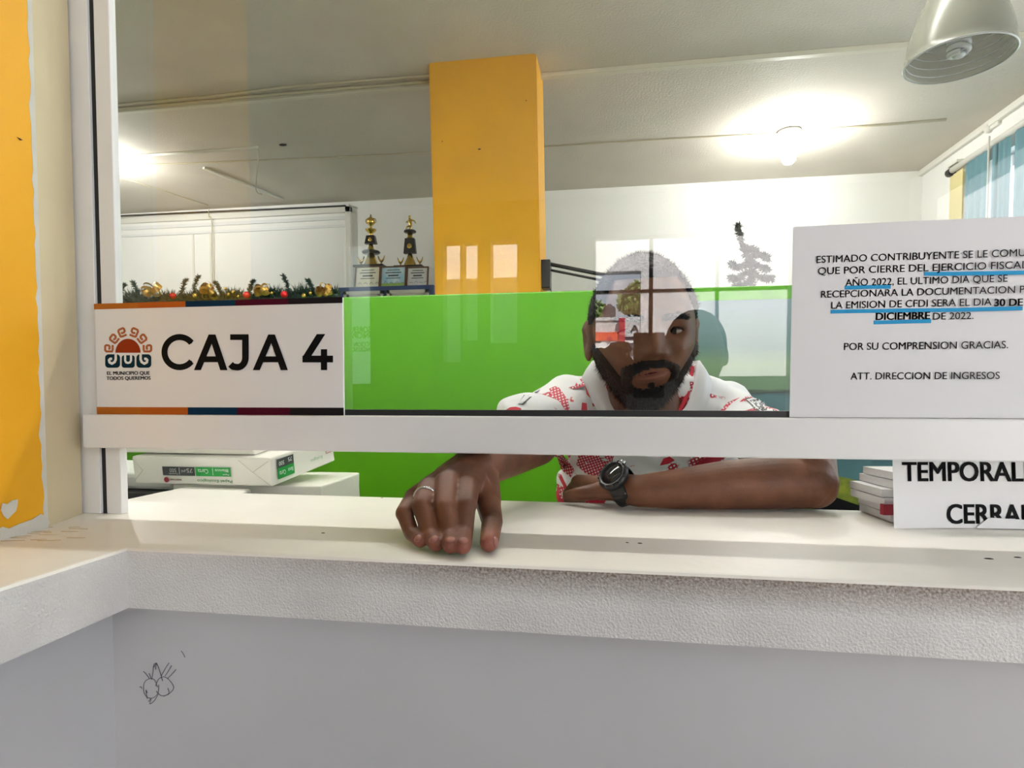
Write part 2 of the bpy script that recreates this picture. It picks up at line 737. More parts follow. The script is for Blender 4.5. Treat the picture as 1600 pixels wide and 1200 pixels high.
def smooth_path(pts, n=8, closed=False):
    pts = [Vector(p) for p in pts]
    k = len(pts)
    out = []
    rng = range(k if closed else k - 1)
    for i in rng:
        if closed:
            p0, p1, p2, p3 = pts[i - 1], pts[i], pts[(i + 1) % k], pts[(i + 2) % k]
        else:
            p0, p1, p2, p3 = pts[max(i - 1, 0)], pts[i], pts[i + 1], pts[min(i + 2, k - 1)]
        for j in range(n):
            t = j / n
            out.append(.5 * ((2 * p1) + (p2 - p0) * t + (2 * p0 - 5 * p1 + 4 * p2 - p3) * t * t + (3 * p1 - p0 - 3 * p2 + p3) * t ** 3))
    if not closed:
        out.append(pts[-1])
    return out


ZC = 1.142      # counter top
ZCEIL = 2.50
YB = 2.86       # back wall
XR = 1.63       # right wall
XL = -3.6
YR = -3.0       # rear wall of the public hall
ZRAIL0, ZRAIL1 = 1.2335, 1.277
YF = -.167      # counter front edge
XS = -.497      # edge of the counter's return

# ================================================================ THE SETTING
def wallbox(name, x0, x1, y0, y1, z0, z1, m):
    return struct(MB().box(x0, x1, y0, y1, z0, z1).build(name, m))


wallbox('floor', -3.8, 1.9, YR - .1, YB + .1, -.1, 0, M['floor'])
wallbox('ceiling', -3.8, 1.9, YR - .1, YB + .1, ZCEIL, ZCEIL + .12, M['ceiling'])
wallbox('wall_back', -3.8, 1.9, YB, YB + .1, 0, ZCEIL, M['white_wall'])
wallbox('wall_left', -3.75, -3.6, YR, YB, 0, ZCEIL, M['white_wall'])

# right wall with a wide window opening behind the blinds
WY0, WY1, WZ0, WZ1 = .35, 2.28, .95, 2.33
b = MB()
HY0, HY1, HZ0, HZ1 = -2.7, -.75, .95, 2.3     # unseen open hall window, added to bring more daylight into the hall
b.box(XR, XR + .12, YR, HY0, 0, ZCEIL).box(XR, XR + .12, HY1, WY0, 0, ZCEIL)
b.box(XR, XR + .12, HY0, HY1, 0, HZ0).box(XR, XR + .12, HY0, HY1, HZ1, ZCEIL)
b.box(XR, XR + .12, WY1, YB, 0, ZCEIL)
b.box(XR, XR + .12, WY0, WY1, 0, WZ0).box(XR, XR + .12, WY0, WY1, WZ1, ZCEIL)
struct(b.build('wall_right', M['white_wall']))
w2 = struct(MB().box(XR + .05, XR + .09, WY0, WY1, WZ0, WZ0 + .05).box(XR + .05, XR + .09, WY0, WY1, WZ1 - .05, WZ1)
            .box(XR + .05, XR + .09, WY0, WY0 + .05, WZ0, WZ1).box(XR + .05, XR + .09, WY1 - .05, WY1, WZ0, WZ1)
            .box(XR + .05, XR + .09, 1.28, 1.33, WZ0, WZ1).build('window_2', M['alu']))
MB().box(XR + .065, XR + .071, WY0 + .05, WY1 - .05, WZ0 + .05, WZ1 - .05).build('glass_pane', M['glass_clear'], w2)

# partition between the public hall and the cash office: lower wall, left wall
wallbox('wall_front', -.56, XR, -.12, -.03, 0, 1.079, M['grey_wall'])
wallbox('wall_side', -.70, -.56, -.95, -.03, 0, 1.079, M['grey_wall'])
b = MB()
b.prism([(-.672, -.091, 1.13), (-.646, -.30, 1.13), (-.735, -.30, 1.13), (-.735, -.091, 1.13)], (0, 0, ZCEIL - 1.13))
wl = struct(b.build('wall_entrance', M['yellow']))
b = MB()
b.prism([(-.674, -.0915, 1.13), (-.704, -.010, 1.13), (-.735, -.010, 1.13), (-.735, -.0915, 1.13)], (0, 0, ZCEIL - 1.13))
wj = struct(b.build('trim_1', M['jamb']))
wallbox('wall_partition', -3.6, -.712, -.095, .03, 0, ZCEIL, M['white_wall'])
# ragged paint edge between the yellow wall and the cream jamb
b = MB()
e = [(-.6745, -.092, 1.142 + i * .0125) for i in range(108)]
n_ = Vector((.97, .24, 0)).normalized()
d_ = Vector((.12, -.99, 0)).normalized()
pts = [Vector(p) + n_ * .0022 for p in e]
out = [p + d_ * (.004 + .007 * abs(noise.noise(Vector((p.z * 37, 3.3, 0)))) + .004 * abs(noise.noise(Vector((p.z * 120, 1.3, 0))))) for p in pts]
for i in range(len(pts) - 1):
    b.prism([pts[i], out[i], out[i + 1], pts[i + 1]], n_ * .0008)
b.build('ragged_paint_edge', M['plaster'], wl)


def on_yellow(px, py):
    # yellow side wall plane through (-.672,-.091) and (-.646,-.30)
    p0 = Vector((-.672, -.091, 0))
    t_ = Vector((.026, -.209, 0)).normalized()
    nn = Vector((t_.y, -t_.x, 0)) * -1
    d = ray(px, py)
    k = (p0 - CAM).dot(nn) / d.dot(nn)
    q = CAM + d * k
    return q + nn * .0009, nn


b = MB()
outl = [(2, 786), (9, 788), (17, 782), (26, 780), (25, 790), (23, 798), (10, 811), (4, 806), (0, 797)]
pp = [on_yellow(*p)[0] for p in outl]
b.prism(pp, on_yellow(10, 790)[1] * .0008)
outl = [(-6, 828), (2, 823), (12, 826), (30, 818), (48, 812), (62, 803), (72, 808), (76, 818), (60, 830), (30, 842), (-6, 852)]
pp = [on_yellow(*p)[0] for p in outl]
b.prism(pp, on_yellow(10, 790)[1] * .0008)
b.build('peeled_paint', M['plaster'], wl)
b = MB()
pp = [on_yellow(*p)[0] for p in [(25, 214), (29, 216), (34, 219), (30, 219)]]
b.prism(pp, on_yellow(10, 790)[1] * .0006)
b.build('scratch', M['char'], wl)

# ---- rear wall of the public hall (seen in the glass), with its windows
def hole_wall(name, y0, y1, x0, x1, z0, z1, holes, m):
    xs = sorted({x0, x1, *[h[0] for h in holes], *[h[1] for h in holes]})
    b = MB()
    for a, c in zip(xs, xs[1:]):
        mid = (a + c) / 2
        hs = sorted([h for h in holes if h[0] < mid < h[1]], key=lambda h: h[2])
        z = z0
        for h in hs:
            b.box(a, c, y0, y1, z, h[2])
            z = h[3]
        if z < z1:
            b.box(a, c, y0, y1, z, z1)
    return struct(b.build(name, m))


def hole(xa, xb, ya, yb, D):
    p, q = mir(xa, (ya + yb) / 2, D), mir(xb, (ya + yb) / 2, D)
    zt, zb = mir((xa + xb) / 2, ya, D).z, mir((xa + xb) / 2, yb, D).z
    return (p.x, q.x, zb, zt)


DR = -YR
HOLES = [hole(926, 1262, 364, 588, DR), hole(692, 719, 378, 566, DR), hole(723, 746, 378, 532, DR), hole(766, 808, 376, 536, DR),
         hole(538, 578, 380, 600, DR)]
M['hall_wall'] = pmat('hall wall paint', s(150, 148, 144), .8, bump=.2, bscale=60)
hole_wall('wall_rear', YR - .1, YR, -3.75, 1.75, 0, ZCEIL, HOLES, M['hall_wall'])
h = HOLES[0]
b = MB()
yb0, yb1 = YR - .06, YR - .03
bw = .019
for px in (928, 1018, 1122):
    x = mir(px, 480, DR).x
    b.box(x - bw / 2 - (.004 if px == 1018 else 0), x + bw / 2, yb0, yb1, h[2], h[3])
zz = mir(1018, 453, DR).z
b.box(h[0], h[1], yb0, yb1, zz - bw / 2, zz + bw / 2)
w3 = struct(b.build('window_3', M['blackplastic']))

# ---- street side
wallbox('ground', -14, 12, -40, YR - .1, -.12, -.02, M['asphalt']).name = 'floor_street'
hp = hole(930, 1001, 424, 592, 4.7)
wallbox('wall_dimmer', mir(640, 450, 3.5).x, -.55, -3.58, -3.48, -.02, 2.6, M['concrete'])  # added wall outside the left hall windows, dims what they reflect
wallbox('ceiling_sunblock', XR + .12, 3.1, -.2, YB + .6, 2.52, 2.6, M['concrete'])  # unseen slab added to keep direct sun off the teal blinds
hole_wall('wall_porch', -4.85, -4.7, -1.0, 4.0, -.02, 3.4, [hp], M['concrete'])

# ================================================================ COUNTER
b = MB()
foot = [(-.74, .24), (-.612, .236), (-.600, .19), (XR, .185), (XR, YF), (XS, YF), (XS + .006, -.95), (-.70, -.95), (-.70, -.05), (-.74, -.02)]
b.prism([(x, y, 1.079) for x, y in foot], (0, 0, ZC - 1.079))
bmesh.ops.recalc_face_normals(b.bm, faces=b.bm.faces[:])
es = [e for e in b.bm.edges if abs(e.verts[0].co.z - e.verts[1].co.z) < 1e-5 and e.verts[0].co.z > 1.1]
bmesh.ops.bevel(b.bm, geom=es, offset=.006, segments=3, profile=.6, affect='EDGES')
for f in b.bm.faces:
    f.material_index = 1 if abs(f.normal.z) < .5 else 0


def fascia_mat():
    m = M['fascia']
    nt = m.node_tree
    bs = nt.nodes['Principled BSDF']
    src = bs.inputs['Base Color'].links[0].from_socket
    tc = nt.nodes.new('ShaderNodeTexCoord')
    sx = nt.nodes.new('ShaderNodeSeparateXYZ')
    nt.links.new(tc.outputs['Object'], sx.inputs[0])
    mr = nt.nodes.new('ShaderNodeMapRange')
    mr.inputs['From Min'].default_value = 1.110
    mr.inputs['From Max'].default_value = 1.139
    nt.links.new(sx.outputs['Z'], mr.inputs['Value'])
    mx = nt.nodes.new('ShaderNodeMapRange')
    mx.inputs['From Min'].default_value = -.42
    mx.inputs['From Max'].default_value = -.12
    nt.links.new(sx.outputs['X'], mx.inputs['Value'])
    n = nt.nodes.new('ShaderNodeTexNoise')
    n.inputs['Scale'].default_value = 420
    n.inputs['Detail'].default_value = 3
    nt.links.new(tc.outputs['Object'], n.inputs['Vector'])
    r = ramp(nt, [(.30, (.4, .4, .4, 1)), (.7, (1, 1, 1, 1))])
    nt.links.new(n.outputs['Fac'], r.inputs[0])
    p = nt.nodes.new('ShaderNodeMath')
    p.operation = 'MULTIPLY'
    nt.links.new(mr.outputs[0], p.inputs[0])
    nt.links.new(r.outputs[0], p.inputs[1])
    q = nt.nodes.new('ShaderNodeMath')
    q.operation = 'MULTIPLY'
    nt.links.new(p.outputs[0], q.inputs[0])
    nt.links.new(mx.outputs[0], q.inputs[1])
    x = nt.nodes.new('ShaderNodeMix')
    x.data_type = 'RGBA'
    nt.links.new(q.outputs[0], x.inputs['Factor'])
    nt.links.new(src, x.inputs['A'])
    x.inputs['B'].default_value = s(106, 82, 54)
    nt.links.new(x.outputs['Result'], bs.inputs['Base Color'])


fascia_mat()
counter = b.build('service_counter', [M['counter'], M['fascia']], norm=False)
tag(counter, 'long white painted service counter under the glass with a grimy front edge', 'counter')
# grime and hairs at the left corner of the counter, small chips along its front
b = MB()
for i in range(26):
    p = atZ(random.uniform(-5, 110), random.uniform(823, 848), ZC)
    a = random.uniform(-.3, .7)
    L = random.uniform(.008, .03)
    d = Vector((math.cos(a), math.sin(a) * .5, 0))
    nn = Vector((-d.y, d.x, 0)) * random.uniform(.0003, .0007)
    b.mi = 0
    b.prism([p + nn, p + d * L, p - nn], (0, 0, .0004))
b.build('grime_strokes', M['stain'], counter)
b = MB()
for px, py, r in [(505, 833, .0014), (1000, 849, .0016), (740, 778, .001), (1545, 873, .0025), (1590, 871, .002), (597, 778, .001), (980, 848, .001)]:
    p = atZ(px, py, ZC)
    MB().ell(p, (r * 1.8, r, .0006), n=8).build('paint_chip', M['char'], counter)

# pen doodle on the lower wall
wf = bpy.data.objects['wall_front']
b = MB()


def doodle(pts):
    p = [atY(x, y, -.1206) for x, y in pts]
    b.tube(smooth_path(p, 5), .00032, 5)


for pts in [[(246, 1074), (241, 1062), (232, 1061), (225, 1068), (225, 1082), (231, 1090), (240, 1090), (247, 1082), (248, 1070)],
            [(243, 1072), (248, 1061), (258, 1058), (268, 1067), (271, 1076), (263, 1085), (252, 1087), (244, 1080)],
            [(247, 1085), (241, 1095), (234, 1100), (236, 1092), (232, 1096)], [(262, 1075), (264, 1083), (256, 1088)],
            [(237, 1062), (239, 1050), (240, 1040), (244, 1036), (248, 1044), (254, 1064)], [(241, 1037), (240, 1043), (244, 1037), (243, 1046)],
            [(252, 1056), (258, 1045), (264, 1036)], [(258, 1056), (264, 1047), (268, 1040)], [(262, 1060), (270, 1052), (275, 1046)],
            [(233, 1060), (228, 1053), (224, 1049)], [(236, 1060), (233, 1052)], [(218, 1074), (220, 1073), (222, 1076)],
            [(230, 1083), (228, 1078), (230, 1092)], [(283, 1017), (286, 1021), (289, 1027)]]:
    doodle(pts)
b.build('pen_doodle', M['pen'], wf)

# ================================================================ TELLER WINDOW
win = bpy.data.objects.new('window_1', None)
COL.objects.link(win)
struct(win)


def vx(pa, pb, Y):
    a = (atY(pa[0], 0, Y).x + atY(pb[0], 800, Y).x) / 2
    return a


xa0, xa1 = vx((106,), (130,), -.006), vx((133,), (160,), -.006)
xg1 = vx((144,), (168,), -.004)
xb1 = vx((168,), (193,), -.003)
MB().box(xa0 - .004, xa1, -.006, .006, ZC, ZCEIL, bevel=.001).build('frame_post', M['alu'], win)
MB().box(xa1, xg1, -.002, .008, ZC, ZCEIL).build('gasket_channel', M['black'], win)
MB().box(xg1, xb1, -.004, .008, ZC, ZCEIL, bevel=.001).build('frame_post', M['alu'], win)
MB().box(-.681, XR, -.030, .012, ZRAIL0, ZRAIL1, bevel=.0016).build('rail', M['alu'], win)
MB().box(xb1, XR, -.004, .010, ZRAIL1 - .001, ZRAIL1 + .0072).build('rubber_seal', M['black'], win)
b = MB()
b.box(xb1 - .001, XR, .001, .006, ZRAIL1 + .003, ZCEIL)
bmesh.ops.recalc_face_normals(b.bm, faces=b.bm.faces[:])
for f in b.bm.faces:
    f.material_index = 0 if f.normal.y < -.5 else 1
b.build('glass_pane', [M['glass'], M['glass_clear']], win, norm=False)

# ---- CAJA 4 sign
SY = -.013
cs = [atY(147, 476, SY), atY(535, 463, SY), atY(537, 645, SY), atY(152, 645, SY)]
sx0, sx1, sz1 = cs[0].x, (cs[1].x + cs[2].x) / 2, (cs[0].z + cs[1].z) / 2
sz0 = ZRAIL1
sg = MB().box(sx0, sx1, SY, SY + .004, sz0, sz1, bevel=.0006).build('counter_sign', M['sign_white'])
tag(sg, 'white sign board reading CAJA 4 with a sun emblem, standing on the rail', 'sign')
lay = [0]


def sp(k):
    y = SY - .0003 - .0003 * k
    return lambda a, c: atY(100 + a / 3.4783, 430 + c / 3.4783, y)


for k, (x0, x1) in enumerate([(162, 415), (415, 680), (680, 950), (950, 1230), (1230, 1506)]):
    f0, f1 = (x0 - 162) / 1344, (x1 - 162) / 1344
    X0, X1 = sx0 + f0 * (sx1 - sx0), sx0 + f1 * (sx1 - sx0)
    mk = [M['orange'], M['orange2'], M['navy'], M['maroon'], M['char']][k]
    MB().box(X0, X1, SY - .0004, SY + .0002, sz1 - .0072, sz1 + .0001).build('colour_stripe', mk, sg)
    MB().box(X0, X1, SY - .0004, SY + .0002, sz0, sz0 + .0096).build('colour_stripe', mk, sg)

b = MB()
pl = sp(0)
C_ = arc(628, 418, 82, 38, 322, 30)
polys = stroke_polys(C_, 33)
polys += [[(786, 322), (823, 322), (744, 516), (706, 516)], [(786, 322), (823, 322), (888, 516), (849, 516)], [(745, 441), (850, 441), (850, 473), (745, 473)]]
polys += [[(903, 321), (1003, 321), (1003, 352), (903, 352)]] + stroke_polys([(986, 330)] + [(986, 440)] + arc(943, 448, 43, 0, 100, 14, 52) + [(918, 497), (905, 484)], 36)
polys += [[(1110, 322), (1146, 322), (1064, 516), (1026, 516)], [(1110, 322), (1146, 322), (1217, 516), (1178, 516)], [(1072, 441), (1176, 441), (1176, 473), (1072, 473)]]
polys += [[(1374, 320), (1420, 320), (1340, 445), (1296, 445)], [(1296, 437), (1462, 437), (1462, 474), (1296, 474)], [(1396, 402), (1430, 402), (1430, 516), (1396, 516)]]
for i, q in enumerate(polys):
    flat_polys(b, [q], sp(i * .02))
b.build('lettering', M['ink'], sg)


def em(k):
    y = SY - .0003 - .0003 * k
    return lambda a, c: atY(150 + a / 10.909, 500 + c / 10.909, y)


emb = MB()
emb.mi = 0
flat_polys(emb, [[(545 + 215 * math.cos(t), 558 - 238 * math.sin(t)) for t in [PI * i / 30 for i in range(31)]]], em(0))
# six spiral rays: base hook (left lowest), turned round the sun, mirrored on the right
hook = [(68, -58), (68, 20), (58, 52), (-40, 52), (-60, 30), (-60, -40), (-40, -55), (0, -50), (16, -30), (14, 5), (-6, 10)]
emb.mi = 1
for (cx, cy, rot) in [(216, 484, 0), (305, 318, 36), (443, 210, 66)]:
    for sgn in (1, -1):
        pts = []
        for x, y in hook:
            t = math.radians(rot)
            X, Y = x * math.cos(t) - y * math.sin(t), x * math.sin(t) + y * math.cos(t)
            X += cx - 548
            pts.append((548 + X * sgn, cy + Y))
        for i, q in enumerate(stroke_polys(pts, 36)):
            flat_polys(emb, [q], em(.02 * i))
emb.mi = 2


def rrect(x0, y0, x1, y1, r):
    return arc(x1 - r, y1 - r, r, 0, 90, 6) + arc(x0 + r, y1 - r, r, 90, 180, 6) + arc(x0 + r, y0 + r, r, 180, 270, 6) + arc(x1 - r, y0 + r, r, 270, 360, 6)


flat_polys(emb, [rrect(155, 584, 410, 815, 60), rrect(437, 600, 660, 815, 45), rrect(688, 584, 942, 815, 60)], em(0))
emb.mi = 3
wv = [(336, 560), (336, 672), (318, 716), (272, 744), (230, 722), (222, 682), (246, 660), (274, 664)]
for sgn in (1, -1):
    for i, q in enumerate(stroke_polys([(548 + (x - 548) * sgn, y) for x, y in wv], 42)):
        flat_polys(emb, [q], em(.6 + .02 * i))
for i, q in enumerate(stroke_polys([(497, 560), (497, 690), (512, 722), (546, 732), (580, 722), (597, 690), (597, 560)], 36)):
    flat_polys(emb, [q], em(.6 + .02 * i))
emb.build('sun_emblem', [M['sunred'], M['sunray'], M['teal_ink'], M['sign_white']], sg)
b = MB()
pl = em(0)


def plane_xy(Y):
    return lambda a, c: Vector((a, Y, c))


def px_text(mb, body, pl_, pr_, ptop, pbot, Y, bold=0, space=1.0, cx=None):
    """text whose ends stand at two photographed points of the plane y = Y"""
    l, r = atY(pl_, (ptop + pbot) / 2, Y).x, atY(pr_, (ptop + pbot) / 2, Y).x
    zt, zb = atY(pl_, ptop, Y).z, atY(pl_, pbot, Y).z
    text_into(mb, body, l, r, zb, zt, plane_xy(Y), bold, space)


px_text(b, 'EL MUNICIPIO QUE', 167.3, 233.8, 580.6, 585.8, SY - .0004, .03)
b.build('lettering', M['ink'], sg)
b = MB()
px_text(b, 'TODOS QUEREMOS', 166.5, 235.2, 588.4, 593.6, SY - .0004, .03)
b.build('lettering', M['ink'], sg)

# ---- the notice
NY = -.0065
nz1 = atY(1238, 355, NY).z
nx0 = atY(1236, 500, NY).x
nx1 = nx0 + .279
b = MB()
N_ = 10
for i in range(N_):
    u0, u1 = i / N_, (i + 1) / N_
    g = lambda u: NY - .0012 * math.sin(u * 5) - .001
    xx0, xx1 = nx0 + u0 * .279, nx0 + u1 * .279
    b.prism([(xx0, g(u0), ZRAIL1 + .0005), (xx1, g(u1), ZRAIL1 + .0005), (xx1, g(u1), nz1 + .0015 * u1), (xx0, g(u0), nz1 + .0015 * u0)], (0, .0003, 0))
notice = b.build('paper_notice', M['paper'])
tag(notice, 'white paper notice about the end of fiscal year 2022 taped to the glass', 'notice')
NT = NY - .0026
ncx = (nx0 + nx1) / 2
lines = [('ESTIMADO CONTRIBUYENTE SE LE COMUNICA', 1276, None, 400, 410.8), ('QUE POR CIERRE DEL EJERCICIO FISCAL DEL', 1278, None, 418, 428.8),
         ('AÑO 2022, EL ULTIMO DIA QUE SE', 1321, 1574, 436.3, 447), ('RECEPCIONARA LA DOCUMENTACION PARA', 1283, None, 454.6, 465.2),
         ('LA EMISION DE CFDI SERA EL DIA', 1299, 1549, 471.6, 482.4), ('DE 2022.', 1458, 1521, 488.8, 499.4),
         ('POR SU COMPRENSION GRACIAS.', 1319, 1575, 536, 547), ('ATT. DIRECCION DE INGRESOS', 1329, 1562, 582.3, 593)]
for body, l, r, t, bo in lines:
    L = atY(l, bo, NT).x
    zb, zt = atY(l, bo, NT).z, atY(l, t, NT).z
    if l in (1276, 1278, 1283):
        R = 2 * ncx - L
    else:
        R = atY(r, bo, NT).x
    b = MB()
    text_into(b, body, L, R, zb, zt, plane_xy(NT), .004)
    b.build('lettering', M['ink_grey'], notice)
b = MB()
px_text(b, '30 DE', 1554, 1598, 467.5, 478.5, NT, .03)
b.build('lettering', M['ink_grey'], notice)
b = MB()
px_text(b, 'DICIEMBRE', 1369, 1453, 489, 500, NT, .03)
b.build('lettering', M['ink_grey'], notice)
for pts in [[(1444, 428), (1500, 427.5), (1560, 426.5), (1640, 425)], [(1320, 449.5), (1350, 448.5), (1392, 448)], [(1298, 487), (1400, 485.2), (1500, 484), (1598, 481.5)],
            [(1365, 504), (1400, 503), (1455, 501.5)]]:
    P = [atY(x, y, NT + .0002) for x, y in pts]
    q = MB()
    for p, r in zip(P, P[1:]):
        q.prism([p + Vector((0, 0, .0021)), r + Vector((0, 0, .0020)), r - Vector((0, 0, .0021)), p - Vector((0, 0, .0020))], (0, .0002, 0))
    q.build('marker_underline', M['hl_blue'], notice)

# ---- closed sign on the counter, with the papers it leans on
cy0 = .05
p0 = atZ(1397, 827, ZC)
cx0 = p0.x
cdir = Vector((1, .12, 0)).normalized()
b = MB()
H = .12
K = 12
for i in range(K):
    u0, u1 = i / K * .279, (i + 1) / K * .279
    def cp(u, z):
        bow = .006 * math.sin(u * 14)
        return Vector((cx0, p0.y, 0)) + cdir * u + Vector((0, bow + z * .10, ZC + .001 + z))
    zz0, zz1 = 0, H
    lift0 = 0
    b.prism([cp(u0, 0), cp(u1, 0), cp(u1, H), cp(u0, H)], (0, .0006, 0))
closed = b.build('closed_sign', M['paper'])
tag(closed, 'white paper sign TEMPORALMENTE CERRADO standing on the counter under the rail', 'sign')


def cplane(a, c):
    return cp(a, c) + Vector((0, -.0007, 0))


def c_u(px, py):
    """distance along the sheet for a photographed point"""
    d = ray(px, py)
    nn = Vector((cdir.y, -cdir.x, 0))
    o = Vector((cx0, p0.y + .004, 0))
    q = CAM + d * ((o - CAM).dot(nn) / d.dot(nn))
    return (q - o).dot(cdir), q.z - ZC - .001


b = MB()
u0, z0_ = c_u(1412, 752)
u1 = c_u(1412, 723)[1]
w_ = c_u(1565, 752)[0] - u0     # TEMPOR spans this
full = w_ * 13 / 6.35
text_into(b, 'TEMPORALMENTE', u0, u0 + full, z0_, u1, cplane, .03)
b.build('lettering', M['ink'], closed)
b = MB()
u0, z0_ = c_u(1481, 818)
z1_ = c_u(1481, 789)[1]
text_into(b, 'CERRADO', u0, u0 + w_ * 7 / 6.2, z0_, z1_, cplane, .03)
b.build('lettering', M['ink'], closed)
b = MB()
q0, q1 = c_u(1545, 812), c_u(1640, 820)
pts = [(c_u(1524, 826)), (c_u(1546, 809)), (c_u(1600, 812)), (c_u(1700, 820)), (c_u(1700, 832))]
b.prism([cplane(u, max(z, .0005)) + Vector((0, -.002, 0)) for u, z in pts], (0, .0006, 0))
b.build('folded_corner', M['paper'], closed)

pap = thing('paper_stack', (cx0 + .12, p0.y + .09, ZC), 'loose stack of white papers behind the closed sign on the counter', 'papers')
for i in range(6):
    a = random.uniform(-.08, .08)
    m_ = Matrix.Translation((cx0 + .148 + (random.uniform(-.002, .004) if i not in (2, 3) else -.014), p0.y + .090 + random.uniform(-.003, .003), ZC + .0015 + i * .0105)) @ Matrix.Rotation(a * .5 + .12, 4, 'Z')
    MB().box(-.139, .139, -.040, .040, 0, .0095, m_).build('sheaf', M['paper'], pap)
m_ = Matrix.Translation((cx0 + .004, p0.y + .030, ZC + .012)) @ Matrix.Rotation(.12, 4, 'Z')
MB().box(-.006, .02, -.004, .004, 0, .013, m_).build('red_tab', M['pk_red'], pap)

# ================================================================ BEHIND THE COUNTER, LEFT
dk = thing('desk', (-.95, .55, 0), 'brown laminate desk behind the counter, under the paper reams', 'desk')
MB().box(-1.5, -.36, .262, .95, .86, .89, bevel=.003).build('desk_top', M['desk'], dk)
for x in (-1.46, -.42):
    for y in (.30, .90):
        MB().box(x - .02, x + .02, y - .02, y + .02, 0, .86).build('leg', M['desk'], dk)

pr = thing('printer', (-1.0, .5, .89), 'light grey and black printer on the desk left of the paper reams', 'printer')
MB().box(-1.34, -.835, .30, .56, .89, 1.118, bevel=.006).build('body', M['blackplastic'], pr)
MB().box(-1.34, -.835, .33, .56, 1.118, 1.150, bevel=.008).build('lid', M['printer_grey'], pr)


def ream(name, W_, D_, H_, label, rough_=.0015, seed=0):
    r = thing(name, (0, 0, 0), label, 'paper ream')
    bm_ = bmesh.new()
    bmesh.ops.create_grid(bm_, x_segments=1, y_segments=1, size=.5)
    bm_.free()
    b = MB()
    nx, ny, nz = 16, 12, 4

    def wob(p):
        n = noise.noise(Vector((p.x * 22 + seed, p.y * 22, p.z * 40)))
        return p + Vector((n, noise.noise(Vector((p.y * 25, p.x * 18 + seed, 3))), n * .7)) * rough_
    bb_ = bmesh.new()
    vs = [bb_.verts.new((x, y, z)) for z in (0, H_) for y in (-D_ / 2, D_ / 2) for x in (-W_ / 2, W_ / 2)]
    for q in ((0, 2, 3, 1), (4, 5, 7, 6), (0, 1, 5, 4), (2, 6, 7, 3), (0, 4, 6, 2), (1, 3, 7, 5)):
        bb_.faces.new([vs[i] for i in q])
    bmesh.ops.bevel(bb_, geom=bb_.edges[:], offset=.003, segments=2, profile=.6, affect='EDGES')
    bmesh.ops.subdivide_edges(bb_, edges=[e for e in bb_.edges if e.calc_length() > .02], cuts=9, use_grid_fill=True)
    for v in bb_.verts:
        v.co = wob(v.co)
    b.merge(bb_)
    b.build('wrapper', M['packaging'], r, smooth=False)
    return r


# the labelled ream lies tilted on an opened pack
ra, rb_ = atZ(220, 759, 1.150), atD(418, 763, 0)
RW, RD, RH = .279, .216, .050
rm = ream('paper_ream', RW, RD, RH, 'labelled white paper ream with green and grey print, lying upside down behind the counter')
y_ = -RD / 2 - .0022
MB().tube([(-RW / 2 + .002, y_, RH - .004), (-RW / 2 + .022, y_ - .0003, RH * .5), (-RW / 2 + .002, y_, .006)], .0005, 5).build('fold_crease', M['plaster'], rm)
MB().tube([(RW / 2 - .060, y_, RH - .004), (RW / 2 - .034, y_ - .0003, RH * .5), (RW / 2 - .002, y_, .003)], .0005, 5).build('fold_crease', M['plaster'], rm)
MB().tube([(RW / 2 - .034, y_, RH * .5), (RW / 2 - .002, y_, RH - .005)], .0005, 5).build('fold_crease', M['plaster'], rm)
lb = MB()


def lab(mb, x0, x1, z0, z1, k=0):
    mb.box(x0, x1, y_ - .0006 - k, y_ - .0002 - k, z0, z1)


X0 = -RW / 2
lb.mi = 0
lab(lb, X0 + .064, X0 + .130, .0165, .0325)
lb.mi = 1
lab(lb, X0 + .132, X0 + .202, .0165, .0325)
lb.build('label', [M['pk_grey'], M['pk_green']], rm)


def upside(mb, body, x0, x1, z0, z1, bold=0, yy=-.0010):
    # reads upside down, like the pack
    text_into(mb, body, -x1, -x0, -z1, -z0, lambda a, c: Vector((-a, y_ + yy, -c)), bold)


tx = MB()
tx.mi = 0
upside(tx, '500', X0 + .079, X0 + .093, .0225, .0295, .01)
upside(tx, '75', X0 + .114, X0 + .126, .0225, .0295, .01)
upside(tx, 'g/m2', X0 + .103, X0 + .112, .0225, .0265)
upside(tx, 'Contenido', X0 + .077, X0 + .096, .0185, .0208)
upside(tx, 'Carta', X0 + .137, X0 + .158, .0215, .029, .0)
upside(tx, 'Blanco', X0 + .172, X0 + .198, .0245, .0295, .0)
upside(tx, 'Papel', X0 + .187, X0 + .199, .0185, .0210)
lab(tx, X0 + .0985, X0 + .0992, .0185, .031, .0003)
lab(tx, X0 + .1665, X0 + .1672, .0185, .031, .0003)
tx.mi = 1
upside(tx, 'xerox', X0 + .078, X0 + .102, .0065, .0105, .02)
tx.prism([(X0 + .070 + .005 * math.cos(t), y_ - .0004, .0085 + .005 * math.sin(t)) for t in [2 * PI * i / 16 for i in range(16)]], (0, -.0003, 0))
tx.mi = 2
upside(tx, 'Papel Ecologico', X0 + .134, X0 + .204, .0055, .0105, -.005)
tx.build('lettering', [M['pk_white'], M['pk_red'], M['pk_green']], rm)
# label on the short side
sl = MB()
xs_ = RW / 2 + .0022
sl.mi = 0
sl.box(xs_, xs_ + .0005, -RD / 2 + .016, -RD / 2 + .066, .028, .044)
sl.mi = 1
sl.box(xs_, xs_ + .0005, -RD / 2 + .016, -RD / 2 + .066, .009, .028)
sl.build('label', [M['pk_grey'], M['pk_green']], rm)
tx = MB()


def upside_x(mb, body, y0, y1, z0, z1):
    text_into(mb, body, -y1, -y0, -z1, -z0, lambda a, c: Vector((xs_ + .0009, -a, -c)))


